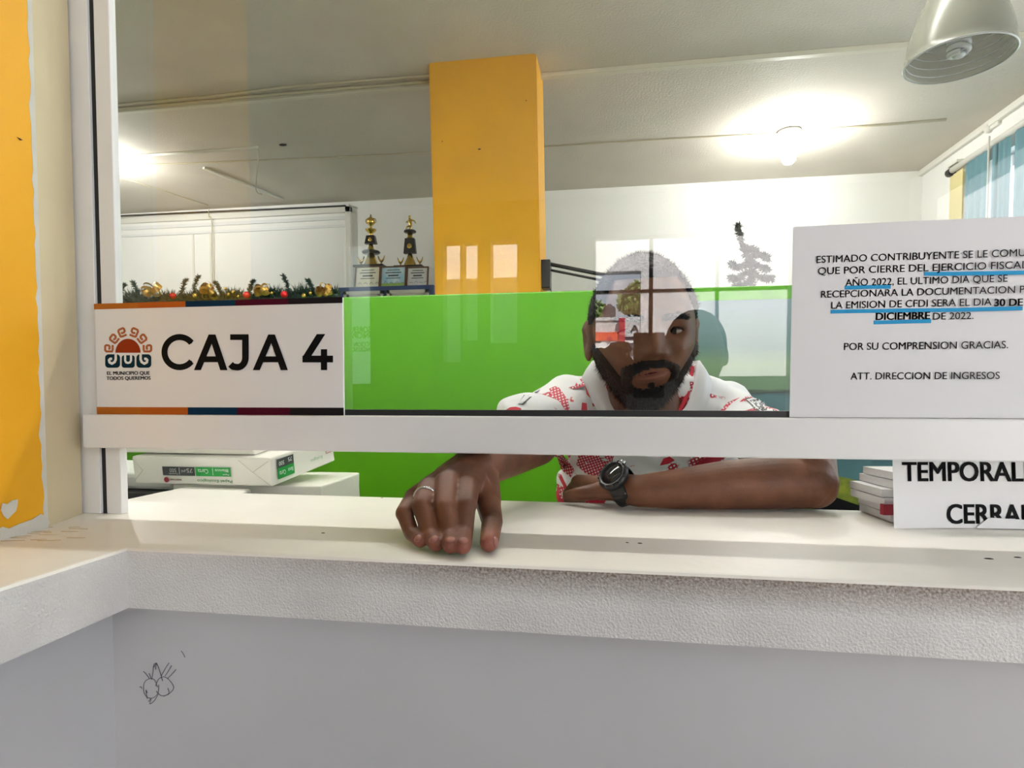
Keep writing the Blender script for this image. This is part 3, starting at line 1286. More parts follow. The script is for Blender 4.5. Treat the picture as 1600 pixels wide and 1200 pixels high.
tx.mi = 0
upside_x(tx, '500', -RD / 2 + .020, -RD / 2 + .036, .032, .039)
upside_x(tx, '75', -RD / 2 + .048, -RD / 2 + .060, .034, .041)
upside_x(tx, 'Carta', -RD / 2 + .020, -RD / 2 + .038, .014, .022)
upside_x(tx, 'Blanco', -RD / 2 + .046, -RD / 2 + .062, .015, .022)
tx.mi = 1
upside_x(tx, 'xerox', RD / 2 - .040, RD / 2 - .012, .018, .028)
tx.mi = 2
upside_x(tx, 'Ecologico', RD / 2 - .095, RD / 2 - .052, .016, .022)
tx.build('lettering', [M['pk_white'], M['pk_red'], M['pk_greentext']], rm)
pa, pb = atY(219, 760, .25), atY(417, 762, .235)
ang = math.atan2(pb.y - pa.y, pb.x - pa.x)
rm.location = (0, 0, 0)
rm.rotation_euler = (math.radians(6.0), math.radians(-.5), ang)
ctr = (pa + pb) / 2
bpy.context.view_layer.update()
off = rm.rotation_euler.to_matrix() @ Vector((0, -RD / 2, 0))
rm.location = Vector((ctr.x, ctr.y, 1.1450)) - off

rm2 = ream('paper_ream', .285, .20, .249, 'opened white paper packs piled under the labelled ream', .002, 5)
rm2.location = (-.662, .390, .89)
rm2.rotation_euler.z = .06
rm3 = ream('paper_ream', .279, .216, .05, 'plain white ream lying on top of the labelled ream, mostly behind the rail', .0015, 9)
rm3.rotation_euler = (math.radians(6), 0, ang + .03)
rm3.location = rm.location + rm.rotation_euler.to_matrix() @ Vector((-.045, .015, RH + .0025))
# ================================================================ ROOM BEHIND
YG = 1.20
ZG = 1.632
gp = MB().box(-2.6, XR, YG, YG + .10, 0, ZG, bevel=.004).build('low_partition', M['green'])
tag(gp, 'bright green glossy low partition wall behind the cashier', 'partition')

# yellow column, leaning a little
tl, tr_ = atZ(668, 96, ZCEIL), atZ(838, 86, ZCEIL)
bl, br = atY(678, 462, tl.y), atY(845, 455, tr_.y)
YCF = (tl.y + tr_.y) / 2
sl_l = (bl.x - tl.x) / (bl.z - ZCEIL)
sl_r = (br.x - tr_.x) / (br.z - ZCEIL)
b = MB()
top = [(tl.x, YCF), (tr_.x, YCF), (tr_.x + .004, YCF + .19), (tl.x, YCF + .19)]
dl, dr = -ZCEIL * sl_l * .5, -ZCEIL * sl_r * .5
zk = 1.25
dl, dr = (zk - ZCEIL) * sl_l, (zk - ZCEIL) * sl_r
bot = [(tl.x + dl, YCF), (tr_.x + dr, YCF), (tr_.x + dr + .004, YCF + .19), (tl.x + dl, YCF + .19)]
bv = [b.bm.verts.new((x, y, zk)) for x, y in bot] + [b.bm.verts.new((x, y, ZCEIL)) for x, y in top] + [b.bm.verts.new((x, y, 0)) for x, y in bot]
for a, c in ((0, 4), (8, 0)):
    for i in range(4):
        j = (i + 1) % 4
        b._f([bv[a + i], bv[a + j], bv[c + j], bv[c + i]])
b._f(bv[4:8])
b._f(bv[8:12])
bmesh.ops.recalc_face_normals(b.bm, faces=b.bm.faces[:])
es = [e for e in b.bm.edges if abs(e.verts[0].co.z - e.verts[1].co.z) > .5]
bmesh.ops.bevel(b.bm, geom=es, offset=.006, segments=2, affect='EDGES')
column = b.build('column', M['yellow'])
tag(column, 'square yellow painted column rising from behind the green partition to the ceiling', 'column')
b = MB()
for px, py in [(749, 233), (691, 221), (822, 157)]:
    p = atY(px, py, YCF - .0006)
    b.ell(p, (.006 if px == 749 else .002, .0006, .0025), n=8)
b.build('scuff', M['char'], column)

# ---- conduits and cables on the ceiling
def cable(name, pts, r, label, m='cable', sag=0, n=6):
    b = MB()
    b.tube(smooth_path(pts, n), r, 6)
    o = b.build(name, M[m])
    return tag(o, label, 'cable')


ztop = ZCEIL - .001
y1 = 1.575
rw = MB().box(-.262, XR, y1 - .012, y1 + .012, ZCEIL - .018, ztop, bevel=.002).build('cable_duct', M['raceway'])
tag(rw, 'cream cable duct along the ceiling to the right of the yellow column', 'cable duct')
rw = MB().box(-2.6, -.66, y1 - .010, y1 + .012, ZCEIL - .016, ztop, bevel=.002).build('cable_duct', M['raceway'])
tag(rw, 'cream cable duct along the ceiling to the left of the yellow column', 'cable duct')
cable('cable', [(-2.6, y1 - .022, ztop - .0065), (-1.8, y1 - .020, ztop - .0065), (-1.3, y1 - .030, ztop - .0065), (-.66, y1 - .026, ztop - .0065)], .006,
      'upper cream cable strung beside the ceiling duct, left of the column')
cable('cable', [(-2.6, y1 - .055, ztop - .006), (-1.7, y1 - .052, ztop - .006), (-1.2, y1 - .074, ztop - .006), (-.66, y1 - .066, ztop - .006)], .005,
      'outermost cream cable in front of the ceiling duct, left of the column')
zc_ = ZCEIL - .004


def cz(px, py, z=zc_):
    return atZ(px, py, z)


cable('cable', [cz(168, 259), cz(270, 256), cz(420, 250), cz(560, 244), cz(672, 238)], .0035, 'thin wire stapled across the ceiling left of the column')
cable('cable', [cz(842, 230), cz(960, 222), cz(1100, 214), cz(1222, 208)], .0035, 'thin wire across the ceiling from the column to the lit bulb')
rw = MB()
a, c = cz(1240, 206), cz(1478, 187)
rw.tube([a, c], .006, 6)
tag(rw.build('conduit', M['cable']), 'straight cream conduit on the ceiling right of the lit bulb', 'conduit')
cable('cable', [cz(172, 273), cz(230, 290), cz(325, 321)], .003, 'thin dark wire running diagonally over the ceiling at far left', 'cable')
rw = MB()
rw.tube([cz(318, 262), cz(442, 311)], .008, 6)
tag(rw.build('conduit', M['porcelain']), 'white conduit crossing the ceiling diagonally at left', 'conduit')
rw = MB()
rw.tube([cz(172, 246), cz(404, 230)], .008, 6)
tag(rw.build('conduit', M['porcelain']), 'white conduit on the ceiling beside the left bulb', 'conduit')
q = cz(403, 231)
cable('cable', [q, q + Vector((.0, .002, -.05)), q + Vector((-.02, .01, -.19)), q + Vector((.005, .02, -.215))], .0025, 'thin wire dangling from the ceiling at left', 'cable')
b = MB()
p = cz(442, 226, ZCEIL)
b.ell(p, (.02, .012, .006), n=10)
tag(b.build('ceiling_hook', M['char']), 'small dark hook on the ceiling at the end of the left conduit', 'hook')

# trim along the right wall, small junction box
b = MB().box(XR - .02, XR, -.02, YB, ZCEIL - .03, ZCEIL, bevel=.003).build('trim_2', M['porcelain'])
struct(b)
jb = thing('junction_box', (XR - .05, 2.1, ZCEIL), 'small white junction box on the ceiling edge above the blinds', 'junction box')
p = cz(1560, 192, ZCEIL - .02)
jb.location = p
MB().box(p.x - .03, p.x + .04, p.y - .05, p.y + .05, ZCEIL - .045, ZCEIL, bevel=.006).build('box', M['porcelain'], jb)
p2 = cz(1546, 200, ZCEIL - .03)
MB().ell(p2, (.022, .022, .022), n=12).build('cover', M['porcelain'], jb)
MB().ell(p2 + Vector((0, -.02, 0)), (.007, .007, .007), n=8).build('lens', M['black'], jb)

# ---- right window: blind roller and teal blinds
XC = XR - .03
ra_ = atX(1488, 266, XC)
zrod = ra_.z
rod = thing('blind_roller', (XC, ra_.y, zrod), 'white roller rod above the teal blinds on the right wall', 'blind rail')
b = MB()
b.tube([(XC, ra_.y, zrod), (XC, .05, zrod)], .014, 12)
b.build('rod', M['porcelain'], rod)
b = MB()
b.tube([(XC, ra_.y + .03, zrod - .005), (XC, ra_.y + .002, zrod - .005)], .019, 12)
b.build('end_cap', M['black'], rod)
b = MB()
b.box(XC - .012, XR, ra_.y - .06, ra_.y + .02, zrod + .018, zrod + .03)
b.build('bracket', M['porcelain'], rod)
ys = [ra_.y - .10]
for px in (1545, 1579, 1640, 1760):
    ys.append(atX(px, 300, XC).y)
names = ['first teal blind from the back wall, behind the notice', 'second teal blind from the back wall, between the white cord and the bright gap',
         'third teal blind from the back wall, at the right edge', 'fourth teal blind from the back wall, nearest the teller window']
for i in range(4):
    ya, yb = ys[i] - .012, ys[i + 1] + .008
    b = MB()
    n = 14
    pts = []
    for k in range(n + 1):
        yy = ya + (yb - ya) * k / n
        pts.append((XC + .004 * math.sin(k * 1.5 + i), yy))
    for (xa, yy0), (xc, yy1) in zip(pts, pts[1:]):
        b.prism([(xa, yy0, .9), (xc, yy1, .9), (xc, yy1, zrod - .012), (xa, yy0, zrod - .012)], (.0012, 0, 0))
    o = b.build('window_blind', M['teal_curtain'])
    tag(o, names[i], 'blind', 'teal blinds on the right window')
b = MB()
ya, yb = ra_.y + .03, ra_.y - .085
b.prism([(XC + .006, ya, .9), (XC + .002, yb, .9), (XC + .002, yb, zrod - .02), (XC + .006, ya, zrod - .02)], (.0015, 0, 0))
tag(b.build('side_curtain', M['yellow_curtain']), 'narrow pale yellow curtain beside the teal blinds', 'curtain')
b = MB()
q = atX(1545, 235, XC - .03)
b.tube([(q.x, q.y, zrod + .02), (q.x, q.y, .95)], .004, 6)
tag(b.build('pull_string', M['porcelain']), 'white pull cord hanging in front of the teal blinds', 'cord')

# ---- back wall: boarded door with frame, cable on top
d1 = struct(MB().box(-3.4, atY(545, 350, YB).x, YB - .012, YB, 0, atY(400, 326, YB).z).build('door_1', M['white_wall']))
xr_ = atY(546, 350, YB - .03).x
zt_ = atY(546, 322, YB - .03).z
MB().box(xr_ - .030, xr_ + .006, YB - .03, YB, 0, zt_, bevel=.003).box(-3.4, xr_ + .006, YB - .03, YB, zt_ - .035, zt_, bevel=.003)\
    .build('door_frame', M['porcelain'], d1)
MB().box(-3.4, xr_ - .03, YB - .022, YB, zt_ - .075, zt_ - .055).box(-3.4, xr_ - .03, YB - .02, YB, zt_ - .12, zt_ - .105).build('door_rail', M['alu'], d1)
for px in (303, 330):
    x_ = atY(px, 400, YB - .01).x
    MB().box(x_ - .006, x_ + .006, YB - .018, YB, 0, zt_ - .12).build('door_batten', M['porcelain'], d1)
cable('cable', [atY(176, 338, YB - .034), atY(300, 332, YB - .034), atY(420, 327, YB - .034), atY(540, 321.5, YB - .034)], .005,
      'black cable lying along the top of the white door frame', 'black')
cable('cable', [atY(327, 320, YB - .03), atY(326, 338, YB - .04), atY(331, 350, YB - .03), atY(333, 460, YB - .025)], .0028,
      'thin grey wire hanging down the white door at left', 'cable')
for (pp, lab_) in [([(1238, 358), (1262, 332), (1278, 338), (1252, 366)], 'tilted white sheet taped on the back wall above the notice'),
                   ([(1205, 357), (1236, 352), (1236, 384), (1209, 388)], 'small white sheet taped on the back wall left of the notice')]:
    b = MB()
    b.prism([atY(x, y, YB - .002) for x, y in pp], (0, .0008, 0))
    tag(b.build('paper_sheet', M['paper']), lab_, 'paper')

# ---- lit bulbs
def ceiling_bulb(loc, label):
    t = thing('ceiling_bulb', loc, label, 'light bulb', 'bare bulbs on the ceiling')
    L = Vector(loc)
    MB().lathe([(0, 0), (.05, 0), (.052, -.008), (.04, -.018), (.022, -.024), (.022, -.045), (0, -.045)], L, 20).build('socket', M['porcelain'], t)
    MB().lathe([(.013, -.045), (.016, -.055), (.028, -.075), (.033, -.10), (.030, -.128), (.018, -.145), (0, -.150)], L, 20).build('bulb', M['bulb_on'], t)
    return t


c_ = cz(1233, 206, ZCEIL - .005)
cb = ceiling_bulb((c_.x, c_.y, ZCEIL), 'lit bare bulb on the ceiling right of the yellow column')
p = cz(140, 246, ZCEIL)
copy_thing(cb, (p.x, p.y, ZCEIL), 'lit bare bulb on the ceiling hidden behind the left frame post')

# ---- unlit pendant lamp at the top right; tube lights above the frame
M['cfl_on'] = pmat('lit fluorescent tube', (1, .98, .95, 1), .3, emit=TUBE_STRENGTH)


def pendant(pc, label):
    t = thing('pendant_lamp', (pc.x, pc.y, ZCEIL), label, 'pendant lamp')
    RP, HP = .094, .185
    rad = lambda u: .026 + (RP - .026) * math.sin(u * PI / 2) ** .95
    hgt = lambda u: HP * (1 - u) ** 1.05
    prof = [(rad(i / 14), hgt(i / 14)) for i in range(15)]
    inner = [(r - .003, z) for r, z in prof[::-1]]
    b = MB()
    b.lathe(prof + [(RP + .003, -.002), (RP - .002, -.004)] + inner, pc, 48)
    b.build('lamp_shade', M['lampshade'], t)
    b = MB()
    for k in range(5):
        u = .58 + k * .09
        r, z = rad(u) - .0035, hgt(u)
        b.tube([(pc.x + r * math.cos(a), pc.y + r * math.sin(a), pc.z + z) for a in [2 * PI * i / 40 for i in range(40)]], .0011, 5, closed=True)
    b.tube([(pc.x + RP * math.cos(a), pc.y + RP * math.sin(a), pc.z - .002) for a in [2 * PI * i / 48 for i in range(48)]], .0020, 6, closed=True)
    b.build('shade_rib', M['cfl'], t)
    b = MB()
    hel = [(pc.x + .0165 * math.cos(a), pc.y + .0165 * math.sin(a), pc.z + .066 - a / (2 * PI) * .0125) for a in [i * PI / 10 for i in range(95)]]
    b.tube(hel, .0052, 8)
    b.ell((pc.x, pc.y, pc.z + .007), (.012, .012, .006), n=12)
    b.build('spiral_tube', M['cfl'], t)
    MB().lathe([(0, .115), (.02, .115), (.022, .095), (.024, .075), (.016, .067), (0, .067)], pc, 20).build('bulb_base', M['porcelain'], t)
    MB().lathe([(0, HP + .05), (.014, HP + .05), (.028, HP + .02), (.029, HP - .004), (.024, HP - .05), (0, HP - .05)], pc, 20).build('socket', M['porcelain'], t)
    MB().tube([(pc.x, pc.y, pc.z + HP + .04), (pc.x, pc.y, ZCEIL)], .003, 6).build('cord', M['porcelain'], t)
    MB().lathe([(0, 0), (.045, 0), (.04, -.02), (0, -.026)], (pc.x, pc.y, ZCEIL), 20).build('canopy', M['porcelain'], t)


pendant(atY(1498, 92, .66), 'bell shaped frosted pendant lamp with an unlit spiral bulb, top right')

def tube_light(x0, x1, y, label):
    t = thing('fluorescent_light', ((x0 + x1) / 2, y, ZCEIL), label, 'ceiling light', 'tube lights over the counter')
    b = MB()
    prof_ = [(-.085, -.135), (-.035, -.015), (.035, -.015), (.085, -.135), (.088, -.135), (.040, 0), (-.040, 0), (-.088, -.135)]
    b.prism([(x0, y + u, ZCEIL + v) for u, v in prof_], (x1 - x0, 0, 0))
    for x in (x0, x1 - .004):
        b.prism([(x, y + u, ZCEIL + v) for u, v in ((-.085, -.135), (-.035, -.004), (.035, -.004), (.085, -.135))], (.004, 0, 0))
    b.build('housing', M['porcelain'], t)
    MB().tube([(x0 + .02, y, ZCEIL - .055), (x1 - .02, y, ZCEIL - .055)], .013, 12).build('tube', M['cfl_on'], t)


tube_light(-1.35, -.12, .60, 'lit tube light on the ceiling over the left of the counter, outside the photo')
tube_light(-.06, .60, .60, 'lit tube light on the ceiling over the right of the counter, outside the photo')

# ---- blue cabinet, certificates, trophies
YK = 2.50
kx0, kx1 = atY(528, 455, YK).x, atY(678, 455, YK).x
kz = atY(600, 447, YK).z
cab = thing('cabinet', ((kx0 + kx1) / 2, YK + .15, 0), 'tall blue cabinet carrying the trophies, rising behind the green partition', 'cabinet')
MB().box(kx0, kx1, YK, YK + .32, 0, kz, bevel=.004).build('body', M['blue_board'], cab)
for (a, c) in ((538, 600), (605, 670)):
    x0, x1 = atY(a, 455, YK).x, atY(c, 455, YK).x
    z1 = atY(560, 455.5, YK).z
    z0 = z1 - .24
    b = MB()
    t_ = .018
    for k, (o_, dpt) in enumerate(((0, .012), (.014, .007))):
        b.box(x0 + o_, x1 - o_, YK - dpt, YK, z1 - o_ - t_, z1 - o_).box(x0 + o_, x1 - o_, YK - dpt, YK, z0 + o_, z0 + o_ + t_)
        b.box(x0 + o_, x0 + o_ + t_, YK - dpt, YK, z0 + o_, z1 - o_).box(x1 - o_ - t_, x1 - o_, YK - dpt, YK, z0 + o_, z1 - o_)
    fr = b.build('framed_panel', M['silver'], cab)
    MB().box(x0 + .03, x1 - .03, YK - .004, YK, z0 + .03, z1 - .03).build('sheet', M['paper'], fr)

M['cert_cream'] = pmat('cream certificate', s(232, 226, 200), .3, col2=s(240, 238, 226), vscale=30)
M['cert_blue'] = pmat('blue certificate', s(150, 196, 222), .3, col2=s(206, 226, 232), vscale=18)
M['cert_grey'] = pmat('pale grey certificate', s(210, 212, 216), .3)
M['cert_green'] = pmat('green print', s(140, 176, 90), .4)
for (a, c, ya, yb, mm, fm, lb_) in [(553, 593.5, 415, 446, 'cert_cream', 'brownwood', 'cream framed certificate, leftmost of three on the blue cabinet'),
                                   (593, 634, 415, 446, 'cert_blue', 'brownwood', 'blue framed certificate between the cream and the grey one'),
                                   (634, 669, 416, 446, 'cert_grey', 'brownwood', 'grey framed certificate, rightmost of three on the blue cabinet')]:
    Yc = YK + .045
    x0, x1 = atY(a, 430, Yc).x, atY(c, 430, Yc).x - .003
    hh = atY(a, ya, Yc).z - kz
    t = thing('certificate_frame', ((x0 + x1) / 2, Yc, kz), lb_, 'certificate', 'framed certificates on the blue cabinet')
    L = Matrix.Translation(((x0 + x1) / 2, Yc, kz + .001)) @ Matrix.Rotation(math.radians(-9), 4, 'X')
    W2 = (x1 - x0) / 2
    f_ = .007
    b = MB()
    b.box(-W2, W2, 0, .012, 0, f_, L).box(-W2, W2, 0, .012, hh - f_, hh, L).box(-W2, -W2 + f_, 0, .012, 0, hh, L).box(W2 - f_, W2, 0, .012, 0, hh, L)
    b.build('frame', M[fm], t)
    MB().box(-W2 + f_, W2 - f_, .004, .010, f_, hh - f_, L).build('certificate_sheet', M[mm], t)
    b = MB()
    rs = random.Random(a)
    for (zf, wf_, th) in ((.82, .5, .002), (.70, .62, .0025), (.56, .4, .004), (.44, .55, .002)):
        b.box(-W2 * wf_, W2 * wf_, .0034, .004, hh * zf - th, hh * zf + th, L)
    for k in range(4):
        xq = -W2 * .7 + k * W2 * .45
        b.tube([L @ Vector((xq, .0034, hh * .2)), L @ Vector((xq + .01, .0034, hh * (.22 + .1 * rs.random()))), L @ Vector((xq + .02, .0034, hh * .18))], .0011, 4)
    b.build('printed_lines', M['ink_grey'], t)
    if mm == 'cert_blue':
        MB().box(-W2 + f_, W2 - f_, .0032, .0040, f_, hh * .2, L).build('printed_border', M['cert_green'], t)


def trophy(pxc, ptop, pbase, label, kind):
    Yt = YK + .16
    base = atY(pxc, pbase, Yt)
    topz = atY(pxc, ptop, Yt).z
    x = base.x
    sc = (topz - kz) / .37
    t = thing('trophy', (x, Yt, kz), label, 'trophy', 'gold trophies on the blue cabinet')
    m0 = Matrix.Translation((x, Yt, kz)) @ Matrix.Diagonal((sc, sc, sc, 1))

    def P(mb, nm, m_):
        mb.bm.transform(m0)
        return mb.build(nm, m_, t)
    MB_ = MB
    P(MB_().box(-.075, .075, -.05, .05, 0, .085, bevel=.004), 'base_block', M['trophy_black'])
    for sx_ in (-.055, .055):
        P(MB_().lathe([(.012, .085), (.016, .09), (.007, .10), (.006, .118), (.014, .128), (0, .128)], (sx_, 0, 0), 14), 'column_pillar', M['gold'])
    P(MB_().box(-.085, .085, -.05, .05, .128, .138, bevel=.003), 'platform', M['trophy_black'])
    for sx_ in (-.058, .058):
        b = MB_()
        b.lathe([(.008, .138), (.005, .15), (.004, .165), (0, .17)], (sx_, 0, 0), 10)
        for sg_ in (-1, 1):
            b.tube([(sx_, 0, .158), (sx_ + .012 * sg_, 0, .172), (sx_ + .019 * sg_, 0, .192)], .004, 6, radii=[.006, .005, .0015])
        P(b, 'winged_figure', M['gold'])
    if kind == 'cup':
        P(MB_().lathe([(.042, .138), (.036, .15), (.022, .19), (.012, .208), (0, .208)], n=18), 'lower_cone', M['gold'])
        P(MB_().lathe([(0, .206), (.045, .206), (.05, .212), (.045, .218), (0, .218)], n=20), 'disc', M['trophy_black'])
        P(MB_().lathe([(.020, .218), (.016, .235), (.008, .258), (0, .258)], n=16), 'upper_cone', M['gold'])
        P(MB_().prism([(-.032, -.014, .256), (.032, -.014, .256), (.022, -.014, .300), (-.022, -.014, .300)], (0, .028, 0)), 'plaque', M['trophy_black'])
        P(MB_().ell((0, -.0145, .277), (.011, .002, .012), n=12), 'medallion', M['gold'])
        b = MB_().lathe([(.012, .300), (.010, .312), (.028, .328), (.030, .334), (.012, .330), (.006, .338), (.007, .352), (.018, .362), (.022, .382), (.016, .394), (.006, .398), (.003, .412), (0, .418)], n=16)
        for sg_ in (-1, 1):
            b.tube([(.020 * sg_, 0, .366), (.030 * sg_, 0, .374), (.028 * sg_, 0, .388), (.017 * sg_, 0, .392)], .0025, 6)
        b.bm.transform(Matrix.Diagonal((1, 1, .37 / .418 if False else 1, 1)))
        P(b, 'cup', M['gold'])
    else:
        P(MB_().lathe([(.036, .138), (.034, .152), (.024, .178), (.010, .212), (0, .214)], n=18), 'lower_cone', M['gold'])
        P(MB_().prism([(-.036, -.014, .212), (.036, -.014, .212), (.027, -.014, .298), (-.027, -.014, .298)], (0, .028, 0)), 'plaque', M['trophy_black'])
        P(MB_().ell((0, -.0145, .252), (.015, .002, .016), n=12), 'medallion', M['gold'])
        P(MB_().lathe([(.020, .298), (.014, .31), (.016, .33), (0, .33)], n=14), 'stem', M['gold'])
        P(MB_().lathe([(0, .330), (.034, .332), (.036, .34), (.03, .345), (0, .345)], n=18), 'disc', M['trophy_black'])
        b = MB_()
        b.caps((0, 0, .345), .006, (.004, 0, .372), .006)
        b.caps((.004, 0, .372), .009, (.0, 0, .400), .011)
        b.ell((-.002, 0, .420), (.008, .008, .010), n=10)
        b.caps((.006, 0, .405), .005, (.026, 0, .398), .003)
        b.caps((.026, 0, .398), .0035, (.034, 0, .384), .0025)
        b.caps((-.004, 0, .403), .005, (-.02, 0, .392), .004)
        b.caps((.004, 0, .372), .006, (-.018, 0, .366), .004)
        b.caps((-.018, 0, .366), .004, (-.024, 0, .352), .003)
        P(b, 'figurine', M['gold'])
    return t


trophy(580, 348, 415, 'taller gold and black trophy with a cup on top, left of the pair', 'cup')
trophy(641, 353, 416, 'shorter gold and black trophy with a figurine on top, right of the pair', 'man')

# ---- folding wall bracket on the column
wb = thing('wall_bracket', (-.25, 1.5, 1.75), 'black folding wall bracket fixed to the side of the yellow column', 'bracket')
Yb = YCF + .06
a_, c_ = atY(846, 408, Yb), atY(861, 452, Yb)
b = MB().box(a_.x - .012, c_.x, Yb - .03, Yb + .03, c_.z, a_.z, bevel=.004)
b.build('wall_plate', M['blackplastic'], wb)
for (y0_, y1_, r_, nm) in ((411, 431, .0085, 'upper_arm'), (420, 440, .0055, 'lower_arm')):
    p, q = atY(850, y0_, Yb - .01), atY(950, y1_, Yb - .02)
    b = MB()
    b.tube([p, q], r_, 4)
    b.build(nm, M['blackplastic'], wb)
b = MB()
b.tube(smooth_path([atY(848, 450, Yb), atY(846, 458, Yb), atY(852, 466, Yb)], 6), .002, 5)
b.tube(smooth_path([atY(858, 450, Yb), atY(862, 458, Yb), atY(856, 468, Yb)], 6), .002, 5)
b.build('hanging_wire', M['black'], wb)

# ---- landscape print on the green partition
YLP = YG - .012
lx0, lz1 = atY(1082, 468, YLP).x, atY(1180, 468, YLP).z
lx1, lz0 = atY(1440, 700, YLP).x, atY(1300, 792, YLP).z
M['sky_print'] = landscape_mat(lz0, lz1)
ls = thing('landscape_poster', ((lx0 + lx1) / 2, YLP, lz0), 'large lake landscape print hung on the green partition behind the man', 'poster')
MB().box(lx0, lx1, YLP, YG - .001, lz0, lz1).build('print', M['sky_print'], ls)
b = MB()
M['grass_print'] = pmat('printed yellow green meadow', s(126, 134, 24), .45, col2=s(70, 92, 20), vscale=30)
q = lambda x, y: atY(x, y, YLP - .0008)
b.prism([q(1270, 742), q(1310, 744), q(1345, 752), q(1395, 764), q(1440, 775), q(1440, 800), q(1270, 800)], (0, .0006, 0))
b.build('printed_meadow', M['grass_print'], ls)
b = MB()
q = lambda x, y: atY(x, y, YLP - .0016)
b.prism([q(1270, 770), q(1300, 775), q(1352, 793), q(1352, 806), q(1270, 806)], (0, .0006, 0))
b.build('printed_shore', M['ink'], ls)

# ---- garland on the partition
gx0, gx1 = atY(150, 465, YG + .05).x, atY(531, 464, YG + .05).x
gl = thing('christmas_garland', ((gx0 + gx1) / 2, YG + .05, ZG), 'green Christmas garland with gold bows and red baubles along the partition top', 'garland')
b = MB()
rs = random.Random(3)
n = 150
for i in range(n):
    x = gx0 + (gx1 - gx0) * i / n
    hmax = .036 + .022 * abs(noise.noise(Vector((x * 11, 0, 0)))) + .012 * math.sin(x * 47)
    for k in range(20):
        a = rs.uniform(0, PI)
        L = rs.uniform(.5, 1.0) * hmax
        d = Vector((rs.uniform(-.7, .7), math.cos(a) * .6, .25 + abs(math.sin(a)))).normalized() * L
        p = Vector((x + rs.uniform(-.004, .004), YG + .040, ZG + .006 + rs.uniform(0, .012)))
        sd = d.cross(Vector((rs.uniform(-1, 1), rs.uniform(-1, 1), rs.uniform(-1, 1)))).normalized() * .0030
        b._f([b.bm.verts.new(v) for v in (p + sd, p + d, p - sd)])
b.tube([(gx0 + (gx1 - gx0) * i / 40, YG + .045, ZG + .010 + .004 * math.sin(i)) for i in range(41)], .011, 6)
for px, L, sgn in ((187, .034, 1), (216, .044, -1), (283, .05, 1), (302, .062, 1), (345, .042, -1), (388, .046, 1), (452, .064, -1), (490, .05, -1)):
    p = atY(px, 460, YG + .03)
    path = smooth_path([p, p + Vector((sgn * .010, 0, L * .6)), p + Vector((sgn * .022, 0, L))], 7)
    for pt in path:
        for k in range(12):
            d = Vector((rs.uniform(-1, 1), rs.uniform(-1, 1), rs.uniform(-.3, 1))).normalized() * .013
            sd = d.cross(Vector((.3, 1, .2))).normalized() * .0022
            b._f([b.bm.verts.new(v) for v in (pt + sd, pt + d, pt - sd)])
b.build('greenery', M['needles'], gl, norm=False)
for px, wpx in ((239, 30), (328, 27), (411, 25), (507, 24)):
    p = atY(px, 455, YG + .02)
    R_ = wpx / 2 * .0021
    b = MB()
    for k in range(12):
        a = rs.uniform(0, 2 * PI)
        tl_ = rs.uniform(-.5, .9)
        d = Vector((math.cos(a), rs.uniform(-.6, .1), tl_)).normalized()
        o = d.orthogonal().normalized()
        loop = [p + d * R_ * (1 - math.cos(t)) * .6 + o * R_ * .42 * math.sin(t) for t in [2 * PI * j / 14 for j in range(14)]]
        wv_ = d.cross(o) * .006
        for j in range(14):
            v0, v1 = loop[j], loop[(j + 1) % 14]
            b._f([b.bm.verts.new(v) for v in (v0 - wv_, v1 - wv_, v1 + wv_, v0 + wv_)])
    b.ell(p, (.008, .008, .008), n=8)
    b.build('gold_bow', M['goldfoil'], gl, norm=False)
for px, py, r, m_ in ((270, 462, .011, 'redball'), (385, 461, .012, 'redball'), (444, 460, .012, 'redball'), (305, 462, .009, 'gold'), (475, 462, .009, 'gold'),
                      (357, 460, .006, 'gold'), (364, 456, .006, 'gold'), (425, 458, .006, 'gold'), (352, 451, .005, 'gold'), (485, 458, .006, 'gold'), (372, 463, .005, 'gold')):
    p = atY(px, py, YG + .008)
    MB().ell(p, (r, r, r), n=14).build('bauble', M[m_], gl)

# ---- small artificial fir standing on the partition
ft = thing('christmas_tree', (0, 0, 0), 'small sparse artificial fir tree standing behind the green partition right of the man', 'christmas tree')
YT = YG + .06
ft.location = atY(1172, 450, YT)
b = MB()
bs = MB()
trunk = [atY(1176, 452, YT), atY(1172, 415, YT), atY(1160, 385, YT), atY(1153, 352, YT)]
tp = smooth_path(trunk, 8)
bs.tube(tp, .003, 6)


def sprig(path, L, dens=16):
    for p in path:
        for k in range(dens):
            d = Vector((rs.uniform(-1, 1), rs.uniform(-.6, .6), rs.uniform(-1, 1))).normalized() * L * rs.uniform(.5, 1)
            sd = d.cross(Vector((.2, 1, .3))).normalized() * .0020
            b._f([b.bm.verts.new(v) for v in (p + sd, p + d, p - sd)])


sprig(tp[14:], .020, 34)
sprig(tp[:14], .024, 26)
for ends in ([(1168, 412), (1152, 418), (1142, 412)], [(1170, 422), (1152, 436), (1141, 434)], [(1172, 400), (1190, 398), (1200, 405)], [(1172, 425), (1192, 434), (1206, 436)],
             [(1164, 392), (1172, 388), (1182, 392)], [(1174, 436), (1160, 446), (1148, 447)], [(1170, 408), (1186, 416), (1200, 422)]):
    path = smooth_path([atY(x, y, YT + rs.uniform(-.03, .03)) for x, y in ends], 6)
    bs.tube(path, .0018, 5)
    sprig(path[1:], .022, 30)
b.build('needles', M['darkneedles'], ft, norm=False)
bs.build('trunk', M['bark'], ft)
